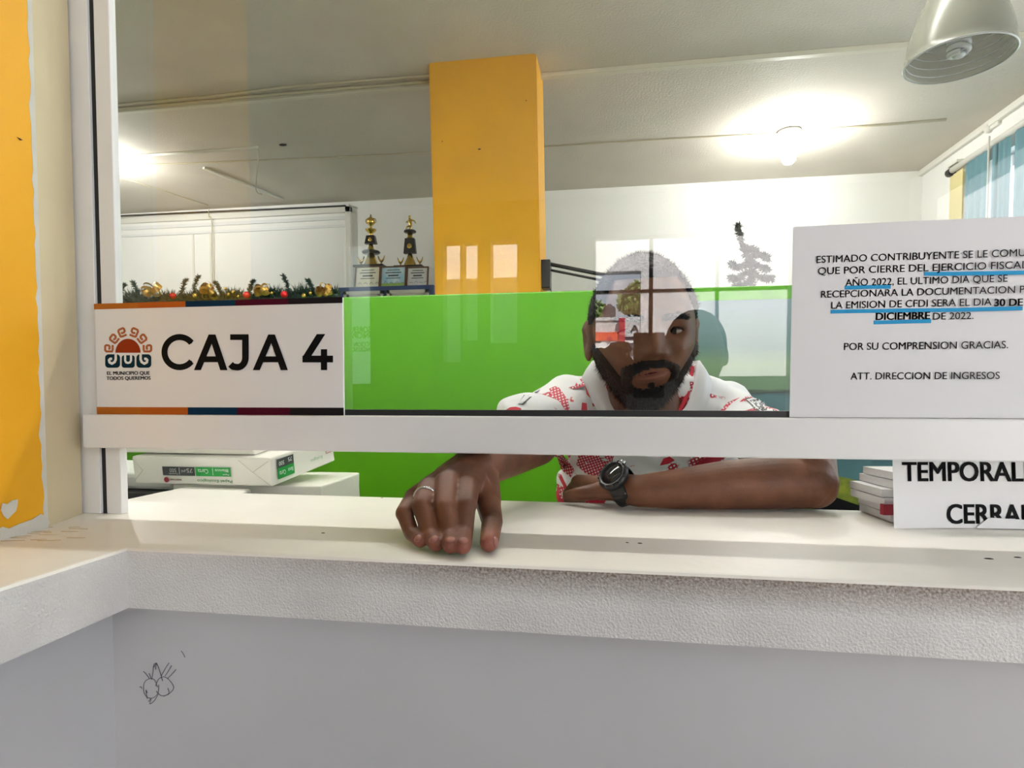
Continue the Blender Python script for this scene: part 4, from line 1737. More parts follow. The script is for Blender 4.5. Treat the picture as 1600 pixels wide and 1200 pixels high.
# its pot stands on a shelf behind the partition
pz = ZG - .12
p = atY(1176, 452, YT)
p.y = YG + .18
shelf = MB().box(p.x - .25, p.x + .25, YG + .101, YG + .30, pz - .02, pz).build('shelf', M['desk'])
tag(shelf, 'brown shelf fixed behind the green partition, carrying the small fir', 'shelf')
q = atY(1176, 452, YT)
MB().lathe([(0, 0), (.035, 0), (.045, .07), (.04, .07), (.035, .06), (0, .06)], (q.x + .0, YG + .16, pz), 16).build('pot', M['blackplastic'], ft)
b = MB()
b.tube(smooth_path([(q.x, YG + .16, pz + .05), (q.x, YG + .15, pz + .1), trunk[0] + Vector((0, 0, 0)), trunk[0] + Vector((0, 0, .01))], 6), .003, 6)
b.build('trunk', M['bark'], ft)

# ================================================================ THE CASHIER
def smst(a, b, x):
    t = min(1, max(0, (x - a) / (b - a)))
    return t * t * (3 - 2 * t)


def gs(u, v, cu, cv, su, sv):
    return math.exp(-((u - cu) / su) ** 2 - ((v - cv) / sv) ** 2)


def head_local(th, ph, feat=True):
    """head surface: u to the picture's right, v up, w out of the face"""
    cu, su = math.cos(ph), math.sin(ph)
    ct, st_ = math.cos(th), math.sin(th)
    ex = .88
    sg = lambda x, e: math.copysign(abs(x) ** e, x)
    v = (.112 if su > 0 else .121) * sg(su, .94)
    a = .079 * (1 - .10 * smst(.3, 1, v / .121)) * (1 - .26 * smst(.15, 1.0, -v / .121))
    c = .098 if ct > 0 else .106
    if ct < 0 and v < -.03:
        c *= 1 - .35 * smst(.03, .115, -v)
    r = cu ** .92 if cu > 0 else 0
    u = a * sg(st_, ex) * r
    w_ = c * sg(ct, ex) * r
    if feat and ct > 0:
        fr = smst(.05, .5, ct)
        au = abs(u)
        dw = 0
        dw += .0065 * gs(au, v, .030, .021, .022, .008)
        dw += .003 * gs(u, v, 0, .02, .012, .012)
        dw -= .0125 * gs(au, v, .034, .002, .017, .0115)
        dw += .0035 * gs(au, v, .034, .0085, .014, .0035)
        dw += .0030 * gs(au, v, .034, -.0085, .014, .0035)
        dw += .0065 * gs(au, v, .046, -.022, .018, .014)
        # nose
        v0, v = v, v - .008
        t = smst(.018, -.034, v)
        ridge = (.003 + .019 * t) * (1 if v > -.034 else math.exp(-((v + .034) / .0085) ** 2))
        if v < .03:
            dw += ridge * math.exp(-(u / (.0075 + .0065 * t)) ** 2) * smst(.034, .012, v)
        dw += .0105 * gs(au, v, .0155, -.037, .0075, .0075)
        dw += .004 * gs(u, v, 0, -.033, .010, .009)
        dw -= .004 * gs(au, v, .0085, -.0445, .004, .003)
        # muzzle, lips
        dw += .006 * gs(u, v, 0, -.066, .032, .022)
        mv = v - .0035 * (u / .025)      # the mouth rises to the right
        dw += .0055 * gs(u, mv, 0, -.0600, .021, .0048)
        dw += .0070 * gs(u, mv, 0, -.0735, .020, .0058)
        dw -= .0060 * gs(u, mv, 0, -.0665, .024, .0019)
        dw -= .0030 * gs(u, mv, 0, -.0835, .018, .005)
        v = v0
        dw += .009 * gs(u, v, 0, -.100, .024, .014)
        dw -= .004 * gs(au, v, .058, -.058, .018, .02)
        w_ += dw * fr
    return u, v, w_


HC = atD(1003, 517, .965)
WV = (CAM - HC).normalized()
UPV = Vector((0, 0, 1))
UV = WV.cross(UPV).normalized() * -1
if UV.dot(RT) < 0:
    UV = -UV
VV = UV.cross(WV).normalized()
if VV.z < 0:
    VV = -VV
yaw, roll, pitch = math.radians(9), math.radians(1.5), math.radians(-2)
W1 = (WV * math.cos(yaw) + UV * math.sin(yaw)).normalized()
U1 = (UV * math.cos(yaw) - WV * math.sin(yaw)).normalized()
V1 = VV
U2 = (U1 * math.cos(roll) + V1 * math.sin(roll)).normalized()
V2 = (V1 * math.cos(roll) - U1 * math.sin(roll)).normalized()
W2_ = (W1 * math.cos(pitch) + V2 * math.sin(pitch)).normalized()
V3 = (V2 * math.cos(pitch) - W1 * math.sin(pitch)).normalized()
UH, VH, WH = U2, V3, W2_


def hw(u, v, w_):
    return HC + UH * u + VH * v + WH * w_


NT_, NP_ = 220, 170


def head_grid(fn):
    """fn(th, ph) -> local point"""
    rows = []
    for j in range(NP_ + 1):
        ph = -PI / 2 + PI * j / NP_
        rows.append([fn(2 * PI * i / NT_, ph) for i in range(NT_)])
    return rows


HG = head_grid(head_local)
body = MB()
rv = []
for j in range(1, NP_):
    rv.append([body.bm.verts.new(hw(*p)) for p in HG[j]])
for a, c in zip(rv, rv[1:]):
    for i in range(NT_):
        body._f([a[i], a[(i + 1) % NT_], c[(i + 1) % NT_], c[i]])
body._f(rv[0][::-1])
body._f(rv[-1])
# ears
for sgn in (-1, 1):
    eb = bmesh.new()
    n1, n2 = 20, 16
    g = []
    for j in range(n2 + 1):
        a = -PI / 2 + PI * j / n2
        row = []
        for i in range(n1):
            t = 2 * PI * i / n1
            # ear plane: x along the head's depth, y up, z outward
            x, y, z = math.cos(a) * math.cos(t) * .0175, math.sin(a) * .0335, math.cos(a) * math.sin(t) * .0075
            x *= 1 + .22 * (y / .033)
            if z > 0:
                z -= .0085 * gs(x, y, .002, .003, .009, .016)
                z += .003 * gs(x, y, .004, .018, .012, .006)
            row.append((x, y, z))
        g.append(row)
    vv = []
    for row in g:
        rr = []
        for x, y, z in row:
            # flare the ear out from the skull
            out_ = z + .004 + .32 * (x + .0175)
            rr.append(eb.verts.new(hw(sgn * (.0755 + out_), y - .012, -.004 - x * .93)))
        vv.append(rr)
    for a, c in zip(vv, vv[1:]):
        for i in range(n1):
            try:
                eb.faces.new([a[i], a[(i + 1) % n1], c[(i + 1) % n1], c[i]])
            except ValueError:
                pass
    bmesh.ops.remove_doubles(eb, verts=eb.verts[:], dist=1e-6)
    body.merge(eb)

# neck and trunk
NB = atD(1008, 648, 1.10)
body.caps(hw(0, -.055, -.028), .056, NB, .062)
HIP = Vector((.14, .88, .93))
CH = atD(1012, 730, 1.19)


def torso(mb, grow):
    f = (FW, .62)
    mb.caps(atD(935, 672, 1.14), .068 + grow, atD(1092, 676, 1.14), .068 + grow)
    mb.caps(atD(938, 760, 1.17), .075 + grow, atD(1098, 765, 1.17), .075 + grow)
    mb.caps(atD(950, 860, 1.25), .085 + grow, atD(1098, 860, 1.25), .085 + grow)
    mb.caps((.07, .74, .98), .095 + grow, (.21, .74, .98), .095 + grow)
    mb.caps(atD(935, 672, 1.14), .06 + grow, (.07, .74, .98), .08 + grow)
    mb.caps(atD(1092, 676, 1.14), .06 + grow, (.21, .74, .98), .08 + grow)
    mb.caps(NB, .05 + grow, CH, .08 + grow)
    mb.caps(CH, .09 + grow, (.14, .74, .98), .10 + grow)


SHR, SHL = atD(888, 636, 1.13), atD(1134, 646, 1.13)          # his right shoulder is on the picture's left
ELR, ELL = atD(836, 690, .985), atD(1254, 752, .868)
WRR = atD(744, 728, .765)
WRL = atD(985, 759, .868)


def rest(p, r):
    """lift or drop a joint so that it lies on the counter"""
    return Vector((p.x, p.y - .022, ZC + r + .0020))


torso(body, 0)
body.caps(NB, .052, SHR, .046)
body.caps(NB, .052, SHL, .046)
body.caps(SHR, .047, atD(845, 676, 1.04), .042)
body.caps(atD(845, 676, 1.04), .042, ELR, .038)
body.caps(SHL, .047, atD(1215, 700, .97), .043)
body.caps(atD(1215, 700, .97), .043, ELL + Vector((0, -.01, .012)), .040)
# his left forearm, lying along the counter
ELLr = rest(atD(1258, 757, .872), .0365)
fa = [(ELLr, .0365), (rest(atD(1205, 757, .868), .0372), .0372), (rest(atD(1130, 757, .866), .0340), .0340), (rest(atD(1060, 757, .866), .0285), .0285),
      (rest(atD(1000, 759, .868), .0250), .0225), (rest(atD(970, 762, .884), .0262), .0212)]
ELLe = rest(atD(1254, 752, .868), .0375)
body.caps(ELL + Vector((0, -.01, .012)), .036, ELLe, .036)
body.caps(atD(1262, 700, .885), .036, ELLr, .0355)
body.caps(atD(1266, 735, .868), .033, rest(atD(1266, 768, .868), .030), .029)
for (a, ra), (c, rc) in zip(fa, fa[1:]):
    body.caps(a, ra, c, rc)
WL2 = fa[-1][0]
# left hand hangs over the back edge of the counter, fingers loosely curled
LP = WL2 + Vector((-.036, .062, -.001))
for k, (du, dl) in enumerate([(0, .078), (.018, .084), (.036, .078), (.053, .064)]):
    kn = LP + Vector((-.028 + .3 * du, .018 + du * .55, -.003 - du * .10))
    body.caps(WL2 + Vector((-.008, .004 + du * .2, 0)), .0165, kn, .0125)
    p1 = kn + Vector((-.018, .022, -.022))
    p2 = p1 + Vector((.004, .012, -.024))
    p3 = p2 + Vector((.014, -.002, -.016))
    body.caps(kn, .0105, p1, .0092)
    body.caps(p1, .0092, p2, .0085)
    body.caps(p2, .0085, p3, .0072)
th1 = WL2 + Vector((-.030, .000, -.004))
th2 = th1 + Vector((-.028, .006, -.006))
body.caps(WL2, .018, th1, .0135)
body.caps(th1, .0125, th2, .0105)
body.caps(th2, .0105, th2 + Vector((-.018, .014, -.006)), .0085)

# right forearm and hand: comes under the rail, fingertips resting on the counter's front edge
body.caps(ELR, .040, atD(795, 705, .88), .037)
body.caps(atD(795, 705, .88), .037, WRR, .029)
mcp = [atD(731, 756, .690), atD(699, 755, .684), atD(671, 764, .688), atD(649, 778, .698)]
mr = [.0145, .0145, .0140, .0130]
for p, r in zip(mcp, mr):
    body.caps(WRR + (p - WRR) * .12, .0235, p, r)
body.caps(WRR, .028, (mcp[0] + mcp[1]) / 2 * .55 + WRR * .45, .022)
body.caps(WRR, .027, (mcp[2] + mcp[3]) / 2 * .55 + WRR * .45, .020)
pip = [atD(728, 791, .652), atD(696, 793, .645), atD(659, 791, .650), atD(632, 802, .664)]
dip = [atD(725, 834, .633), atD(703, 838, .627), atD(673, 836, .632), atD(643, 833, .645)]
tip = [atZ(723, 853, ZC + .0116), atZ(704, 852, ZC + .0116), atZ(681, 849, ZC + .0112), atZ(657, 845, ZC + .0102)]
fr_ = [(.0118, .0108, .0096, .0086), (.0120, .0110, .0097, .0086), (.0114, .0104, .0092, .0082), (.0100, .0092, .0082, .0073)]
for k in range(4):
    a, b_, c, d = fr_[k]
    body.caps(mcp[k], a + .0022, pip[k], b_ + .0008)
    body.caps(pip[k], b_, dip[k], c)
    body.caps(dip[k], c, tip[k], d)
tm0, tm1, tm2, tm3 = WRR + Vector((.010, -.006, -.012)), atD(762, 783, .705), atD(769, 815, .668), atZ(764, 848, ZC + .0110)
body.caps(tm0, .020, tm1, .0158)
body.caps(tm1, .0150, tm2, .0118)
body.caps(tm2, .0118, tm3, .0095)
body.caps(mcp[0] * .6 + WRR * .4, .016, tm1, .0135)      # web of the thumb
# legs, standing behind the counter
for x in (.06, .23):
    body.caps((x, .74, .96), .085, (x, .70, .50), .058)
    body.caps((x, .70, .50), .056, (x, .76, .09), .038)
    body.caps((x, .78, .045), .042, (x, .62, .030), .030)

VOX = .0017
me = fuse(body, VOX, 3, .55)
person = link('person', me, M['skin'])
tag(person, 'bearded man in a white and red football jersey leaning on the counter behind the glass', 'person')
for p in me.polygons:
    p.use_smooth = True
# flush: fingertips and lips are pinker skin
att = me.attributes.new('pink', 'FLOAT', 'POINT')
co = np.empty(len(me.vertices) * 3)
me.vertices.foreach_get('co', co)
co = co.reshape(-1, 3)
pk = np.zeros(len(co))
for q, r, k in [(tip[0], .011, .7), (tip[1], .010, .5), (tip[2], .010, .5), (tip[3], .010, .5), (tm3, .014, .75)]:
    d = np.linalg.norm(co - np.array(q + Vector((0, -.004, -.002))), axis=1)
    pk = np.maximum(pk, k * np.exp(-(d / r) ** 2))
dl_ = co - np.array(HC)
uu, vv_, ww = dl_ @ np.array(UH), dl_ @ np.array(VH), dl_ @ np.array(WH)
mv = vv_ - .0035 * (uu / .025)
lip = np.exp(-(uu / .023) ** 4 - ((mv + .059) / .0100) ** 4) * (ww > .06)
pk = np.maximum(pk, .34 * lip)
att.data.foreach_set('value', pk.astype(np.float32))
BODY_BVH = BVHTree.FromPolygons([v.co for v in me.vertices], [tuple(p.vertices) for p in me.polygons])

# nails of the right hand
for k in range(4):
    ax = (tip[k] - dip[k]).normalized()
    toc = (CAM - tip[k]).normalized()
    nr = (toc - ax * toc.dot(ax)).normalized()
    sd = ax.cross(nr)
    r = fr_[k][3]
    rot = Matrix((sd, ax, nr)).transposed()
    MB().ell(tip[k] + nr * (r * .72) + ax * .0015, (r * .62, r * .72, r * .30), rot, 12).build('fingernail', M['nail'], person)
ax = (tm3 - tm2).normalized()
sd0 = Vector((1, -.3, .1))
nr = (sd0 - ax * sd0.dot(ax)).normalized()
b = MB()
b.ell(tm3 + nr * .0066 + ax * .001, (.0064, .0075, .0028), Matrix((ax.cross(nr), ax, nr)).transposed(), 12)
b.build('thumbnail', M['nail'], person)

# eyes
for sgn in (-1, 1):
    def surf_w(u, v):
        best = min((abs(p[0] - u) + abs(p[1] - v), p[2]) for row in HG[40:130] for p in row if p[2] > .03)
        return best[1]
    we = surf_w(sgn * .0318, 0.0005)
    ec = hw(sgn * .0318, .0005, we - .0066)
    rot = Matrix((UH, WH, VH)).transposed()
    b = MB()
    b.ell(ec, (.0148, .0105, .0060), rot, 24)
    eye = b.build('eye', M['eyewhite'], person)
    look = (CAM - ec).normalized()
    b = MB()
    b.ell(ec + WH * .0072 + UH * (-.0004), (.0066, .0042, .0058), rot, 18)
    b.build('iris', M['iris'], eye)
    b = MB()
    pts = [hw(sgn * .0318 + .0165 * math.sin(t) , .0005 + .0060 * math.cos(t) * (1 if math.cos(t) > 0 else .8), we - .0062 + .0098 * math.cos(t * .0) - .006 * (math.sin(t)) ** 2) for t in [-PI / 2 + PI * i / 14 for i in range(15)]]
    b.tube(pts, .0012, 6, radii=[.0006] + [.0013] * 13 + [.0006])
    b.build('eyelashes', M['hair'], eye)


# parted lips with a little of the teeth showing
def surf_w2(u, v):
    best = min((abs(p[0] - u) + abs(p[1] - v), p[2]) for row in HG[30:80] for p in row if p[2] > .05)
    return best[1]


pts, pts2 = [], []
for i in range(13):
    u = -.020 + .040 * i / 12
    v = -.0580 + .0035 * (u / .025) + .0012 * math.cos(u / .02 * PI)
    pts.append(hw(u, v, surf_w2(u, v) - .0004))
    pts2.append(hw(u * .5 - .002, v + .0006, surf_w2(u * .5, v) - .0002))
mo = MB().tube(pts, .0016, 8, radii=[.0006 + .0013 * math.sin(PI * i / 12) for i in range(13)]).build('mouth', M['maroon'], person)
MB().tube(pts2, .001, 8, radii=[.0003 + .0009 * math.sin(PI * i / 12) for i in range(13)]).build('teeth', M['eyewhite'], mo)

# ---- beard, moustache, eyebrows, hair: shells of the head with short strands
def beard_mask(u, v, w_):
    if w_ < -.035 or v > .025:
        return 0
    au = abs(u)
    mv = v - .0035 * (u / .025)
    line = -.070 + max(0, au - .039) * 1.40
    k = smst(line + .003, line - .008, v)
    if au < .046:
        e = abs(u / .0285) ** 2.4 + abs((mv + .0665) / .0158) ** 2.4
        top_ = -.0385 - .40 * max(0, au - .018)
        k2 = smst(top_ + .001, top_ - .004, v) * smst(.80, 1.25, e)
        k = max(k * smst(.80, 1.25, e), k2 * smst(.046, .036, au), .5 * gs(u, v, 0, -.077, .006, .005))
    k *= smst(-.036, -.02, w_)
    if au > .06 and w_ < .02:
        k *= smst(-.006, .012, w_) if v > -.05 else 1
    return k


def brow_mask(u, v, w_):
    if w_ < .03:
        return 0
    au = abs(u)
    cv = .0195 + .0030 * math.sin((au - .012) / .042 * PI)
    wd_ = .0062 - .05 * max(0, au - .030)
    return smst(1.0, .55, abs(v - cv) / max(.001, wd_)) * smst(.010, .015, au) * smst(.058, .050, au)


def hair_mask(u, v, w_):
    au = abs(u)
    line = .080 - smst(.045, .075, au) * .055 if w_ > 0 else .02 - smst(0, .06, -w_) * .08
    if 0 < w_ < .05 and au > .05:
        line = min(line, .005 + .9 * max(0, w_))
    return smst(line - .004, line + .006, v)


def shell(name, mask, thick, seed, strands, slen, srad, jit):
    b = MB()
    vid = {}
    K = {}
    nrm = {}
    for j in range(2, NP_ - 1):
        for i in range(NT_):
            p = HG[j][i]
            k = mask(*p)
            if k > .02:
                K[(j, i)] = k
    for (j, i), k in K.items():
        p = Vector(HG[j][i])
        du = Vector(HG[j][(i + 1) % NT_]) - Vector(HG[j][i - 1])
        dv = Vector(HG[j + 1][i]) - Vector(HG[j - 1][i])
        n = du.cross(dv)
        n.normalize()
        if n.dot(p) < 0:
            n = -n
        nrm[(j, i)] = n
        q = p + n * (-.0012 + (thick + jit * noise.noise(p * 260 + Vector((seed, 0, 0)))) * k)
        vid[(j, i)] = b.bm.verts.new(hw(*q))
    for (j, i) in K:
        i2 = (i + 1) % NT_
        if all(x in vid for x in ((j, i2), (j + 1, i), (j + 1, i2))):
            f = b._f([vid[(j, i)], vid[(j, i2)], vid[(j + 1, i2)], vid[(j + 1, i)]])
            if f:
                f.smooth = True
    keys = sorted(K)
    rs_ = random.Random(seed)
    down = Vector((0, -1, 0))
    for _ in range(strands):
        j, i = rs_.choice(keys)
        k = K[(j, i)]
        if rs_.random() > k + .1:
            continue
        p = Vector(HG[j][i]) + Vector((rs_.uniform(-1, 1), rs_.uniform(-1, 1), 0)) * .0012
        n = nrm[(j, i)]
        d = (n + (down if name != 'hair' else Vector((0, .25, .1))) * rs_.uniform(.3, .9) + Vector((rs_.uniform(-.5, .5),) * 1 + (rs_.uniform(-.3, .3), rs_.uniform(-.3, .3)))).normalized()
        if name == 'eyebrow':
            d = (n * .35 + Vector((math.copysign(1, p.x), .25, 0))).normalized()
        L = slen * rs_.uniform(.5, 1.1) * (.5 + .5 * k)
        sd = d.cross(Vector((rs_.uniform(-1, 1), rs_.uniform(-1, 1), rs_.uniform(-1, 1)))).normalized() * srad
        base = p + n * (thick * k * .6 - .001)
        b._f([b.bm.verts.new(hw(*x)) for x in (base + sd, base + d * L, base - sd)])
    return b.build(name, M['hair'], person, norm=False)


shell('beard', beard_mask, .0060, 11, 5200, .011, .00042, .0020)
shell('eyebrow', brow_mask, .0026, 13, 900, .007, .00035, .0010)
shell('hair', hair_mask, .0075, 17, 5000, .010, .0004, .0024)

# ---- shirt
sh = MB()
torso(sh, .012)
for S, pts in ((SHR, [(SHR, .060), (atD(845, 668, 1.05), .058), (atD(822, 668, 1.00), .060)]), (SHL, [(SHL, .058), (atD(1168, 672, 1.05), .053), (atD(1190, 684, 1.0), .053)])):
    sh.caps(NB + Vector((0, .012, -.018)), .058, S, .060)
    for (a, ra), (c, rc) in zip(pts, pts[1:]):
        sh.caps(a, ra, c, rc)
# raised collar ring
sh.caps(atD(945, 612, 1.10), .034, atD(900, 622, 1.13), .042)
sh.caps(atD(1062, 612, 1.10), .034, atD(1112, 626, 1.13), .042)
sme = fuse(sh, .004, 6, .6)
# open the neck and the hem of the jersey; add cloth folds
bmS = bmesh.new()
bmS.from_mesh(sme)
bpy.data.meshes.remove(sme)
bmS.normal_update()
for v in bmS.verts:
    p = v.co
    f = noise.noise(Vector((p.x * 9 + p.z * 7, p.y * 5, p.z * 9 - p.x * 14))) * .008
    f += math.sin((p.x * .8 + p.z * 1.3 + .02 * noise.noise(p * 14)) * 95 + 3 * noise.noise(p * 7)) * .0022
    v.co = p + v.normal * f
neck_c = NB + (hw(0, -.09, -.02) - NB) * .35
front = (WH + Vector((0, 0, -.4))).normalized()
kill = []
for v in bmS.verts:
    d = v.co - neck_c
    lat = d.dot(RT)
    fr2 = -d.dot(FW)
    # V opening below the chin
    zz = v.co.z - (NB.z - .045)
    if fr2 > .01 and zz > -.03 and abs(lat + .002) < .018 + .036 * min(1, max(0, (zz + .03) / .06)):
        kill.append(v)
    elif v.co.z < .90:
        kill.append(v)
bmesh.ops.delete(bmS, geom=kill, context='VERTS')
sme = bpy.data.meshes.new('jersey')
bmS.to_mesh(sme)
bmS.free()
for p in sme.polygons:
    p.use_smooth = True
jersey = link('jersey', sme, M['jersey'], person)
jersey['label'] = 'white football jersey with red print'
JB = BVHTree.FromPolygons([v.co for v in sme.vertices], [tuple(p.vertices) for p in sme.polygons])


def on_jersey(px, py, lift=.0012):
    d = ray(px, py).normalized()
    h = JB.ray_cast(CAM, d)
    if h[0] is None:
        h = JB.find_nearest(atD(px, py, 1.05))
        return h[0] + h[1] * lift
    return h[0] - d * lift


# folded collar running round the neck to the open front
c0 = NB + Vector((0, 0, .006))
FH = Vector((FW.x, FW.y, 0)).normalized()


def col_pt(a, grow, drop):
    ang = math.radians(a)
    k = abs(a)
    h_ = .088 - .010 * smst(0, 90, k) * 0 - .090 * smst(95, 150, k)
    return c0 + RT * (math.sin(ang) * (.093 + grow)) + FH * (math.cos(ang) * (.062 + grow * .8)) + Vector((0, 0, h_ - drop))


for side in (-1, 1):
    b = MB()
    rows = []
    for i in range(31):
        a_ = side * (2 + 150 * i / 30)
        rows.append([col_pt(a_, -.006, .012), col_pt(a_, -.002, -.002), col_pt(a_, .003, -.004), col_pt(a_, .014, .012), col_pt(a_, .024, .030), col_pt(a_, .022, .032), col_pt(a_, .010, .016)])
    vr = [[b.bm.verts.new(p) for p in r] for r in rows]
    for r, q in zip(vr, vr[1:]):
        for i in range(7):
            f = b._f([r[i], r[(i + 1) % 7], q[(i + 1) % 7], q[i]])
            if f:
                f.smooth = True
    b._f(vr[0])
    b._f(vr[-1][::-1])
    b.build('collar', M['patch_white'], jersey)
b = MB()
path = smooth_path([col_pt(-95, -.010, .008), col_pt(-125, -.010, .004), col_pt(-150, -.008, .004), c0 + Vector((0, -.075, -.055)), col_pt(150, -.008, .004), col_pt(125, -.010, .004), col_pt(95, -.010, .008)], 8)
b.tube(path, .0040, 6)
b.build('collar_lining', M['jersey_red'], jersey)


def decal(name, polys, m_, lift):
    """print following the cloth: polygons given in picture points, laid onto the jersey"""
    b = MB()
    for q in polys:
        bb_ = bmesh.new()
        vs = [bb_.verts.new((x, y, 0)) for x, y in q]
        bb_.faces.new(vs)
        bmesh.ops.triangulate(bb_, faces=bb_.faces[:])
        bmesh.ops.subdivide_edges(bb_, edges=bb_.edges[:], cuts=3, use_grid_fill=True)
        for v in bb_.verts:
            v.co = on_jersey(v.co.x, v.co.y, lift)
        b.merge(bb_)
    o = b.build(name, m_, jersey)
    return o


E2 = lambda pts: [(1080 + x / 8.889, 540 + y / 8.889) for x, y in pts]
sh_out = E2([(740, 735), (880, 705), (1000, 725), (1085, 770), (1130, 850), (1165, 915), (920, 925), (850, 850)])
sh_wht = E2([(768, 745), (890, 722), (1010, 742), (1090, 800), (1120, 870), (1140, 905), (965, 912), (870, 835)])
sh_in = E2([(808, 760), (895, 742), (1000, 755), (1072, 805), (1060, 860), (1050, 895), (985, 905), (905, 835)])
decal('crest', [sh_out], M['patch_black'], .0012)
decal('crest', [sh_wht], M['patch_white'], .0018)
decal('crest', [sh_in], M['patch_black'], .0024)
b = MB()
vs, fs = text_tris('MLS', 0)
mx_, cap = max(v[0] for v in vs), max(v[1] for v in vs)
bv = []
for x, y in vs:
    fx, fy = x / mx_, y / cap
    px = 825 + 205 * fx + 45 * (1 - fy) * .6
    py = 760 - 14 * fx + (1 - fy) * 58
    bv.append(b.bm.verts.new(on_jersey(1080 + px / 8.889, 540 + py / 8.889, .0032)))
for f in fs:
    b._f([bv[i] for i in f])
b.build('crest_letters', M['patch_white'], jersey)
decal('crest_stars', [E2(q) for q in ([(925, 820), (955, 812), (962, 832), (934, 838)], [(1000, 835), (1030, 828), (1036, 846), (1008, 852)])], M['patch_white'], .0032)
E1 = lambda pts: [(780 + x / 8.889, 540 + y / 8.889) for x, y in pts]
decal('crest', [E1([(440, 562), (568, 604), (330, 826), (262, 812), (372, 640)])], M['patch_black'], .0012)
decal('crest', [E1([(452, 590), (530, 616), (318, 808), (262, 806), (392, 640)])], M['patch_white'], .0018)
decal('crest', [E1([(420, 586), (470, 612), (420, 636), (372, 636)])], M['patch_black'], .0024)
M['red_grid'] = grid_mat()
decal('printed_patch', [E1([(690, 600), (775, 562), (830, 582), (950, 740), (985, 905), (925, 905), (845, 790), (745, 690)])], M['red_grid'], .0010)
decal('printed_patch', [E1([(1010, 320), (1070, 268), (1135, 300), (1215, 420), (1300, 440), (1330, 530), (1345, 610), (1270, 590), (1180, 560), (1100, 440)])], M['red_grid'], .0010)
decal('printed_patch', [E1(q) for q in ([(1190, 560), (1240, 560), (1285, 700), (1270, 730), (1215, 680)], [(1290, 800), (1400, 785), (1405, 830), (1300, 845)], [(1150, 790), (1215, 800), (1225, 905), (1140, 905)],
                                        [(1345, 520), (1430, 425), (1465, 470), (1370, 560)], [(1380, 590), (1465, 530), (1480, 590), (1385, 635)])], M['jersey_red'], .0010)
decal('printed_patch', [E2([(-20, 500), (55, 505), (150, 560), (120, 640), (60, 690), (-10, 640)]), E2([(670, 780), (745, 715), (860, 640), (905, 690), (760, 770)]), E2([(405, 900), (500, 790), (680, 715), (560, 800), (470, 900)])], M['red_grid'], .0008)
E4 = lambda pts: [(840 + x / 7.273, 700 + y / 7.273) for x, y in pts]
decal('printed_patch', [E4([(165, 60), (290, 60), (330, 130), (410, 235), (380, 335), (290, 265), (205, 190)]), E4([(470, 60), (880, 60), (770, 380), (540, 285), (440, 190)])], M['red_grid'], .0012)
decal('printed_patch', [E4([(213, 285), (270, 305), (330, 430), (372, 590), (318, 590), (290, 430)]), E4([(1390, 200), (1430, 120), (1500, 95), (1560, 140), (1490, 180)]), E4([(410, 275), (500, 345), (630, 450), (600, 460), (500, 365)])], M['jersey_red'], .0012)
decal('sleeve_hem', [E1([(98, 890), (150, 856), (230, 848), (300, 866), (310, 905), (100, 905)])], M['jersey_red'], .0016)

# trousers
tr = MB()
for x in (.06, .23):
    tr.caps((x, .74, .93), .100, (x, .70, .50), .070)
    tr.caps((x, .70, .50), .068, (x, .76, .10), .054)
tr.caps((.08, .74, .93), .105, (.21, .74, .93), .105)
link('trousers', fuse(tr, .008, 3), M['trouser'], person)

# ring
d = (pip[2] - mcp[2]).normalized()
rc = mcp[2] + (pip[2] - mcp[2]) * .52
u_ = d.orthogonal().normalized()
v_ = d.cross(u_)
b = MB()
b.tube([rc + (u_ * math.cos(t) + v_ * math.sin(t)) * .0124 for t in [2 * PI * i / 32 for i in range(32)]], .0016, 8, closed=True)
b.build('ring', M['steel'], person)

# wristwatch
wa = ((fa[-2][0] - fa[-1][0]).normalized() + Vector((0, 0, .42))).normalized()
wc = fa[-1][0] + Vector((.004, 0, .003))
wn = Vector((-.50, -.62, .62))
wn = (wn - wa * wn.dot(wa)).normalized()
ws = wa.cross(wn)
wt = bpy.data.objects.new('wristwatch', None)
COL.objects.link(wt)
wt.empty_display_size = .03
wt.parent = person
wt['label'] = 'black chunky wristwatch'
b = MB()
n = 40
for k in range(n):
    t0, t1 = 2 * PI * k / n, 2 * PI * (k + 1) / n
    def sp_(t, r, s_):
        return wc + (wn * math.cos(t) + ws * math.sin(t)) * r + wa * s_
    for (s0, s1) in ((-.0115, .0115),):
        q = [sp_(t0, .0238, s0), sp_(t1, .0238, s0), sp_(t1, .0238, s1), sp_(t0, .0238, s1)]
        o_ = [sp_(t0, .0272, s0 * .92), sp_(t1, .0272, s0 * .92), sp_(t1, .0272, s1 * .92), sp_(t0, .0272, s1 * .92)]
        vi = [b.bm.verts.new(x) for x in q]
        vo = [b.bm.verts.new(x) for x in o_]
        for f in ((vo[0], vo[1], vo[2], vo[3]), (vi[3], vi[2], vi[1], vi[0]), (vi[0], vi[1], vo[1], vo[0]), (vo[3], vo[2], vi[2], vi[3])):
            b._f(f)
b.build('strap', M['blackplastic'], wt)
rotw = Matrix((ws, wa, wn)).transposed().to_4x4()
b = MB().lathe([(0, .022), (.0205, .022), (.0225, .026), (.0225, .031), (.0205, .0345), (.0175, .035), (.0168, .0335), (0, .0335)], wc, 32, rotw)
for k in range(12):
    t = 2 * PI * k / 12
    p = wc + wn * .0335 + (ws * math.cos(t) + wa * math.sin(t)) * .0205
    b.ell(p, (.0024, .0024, .0022), n=8)
b.build('case', M['blackplastic'], wt)
b = MB().lathe([(0, .0338), (.0165, .0338), (.0160, .0346), (0, .0346)], wc, 28, rotw)
b.build('dial', M['lens'], wt)
b = MB()
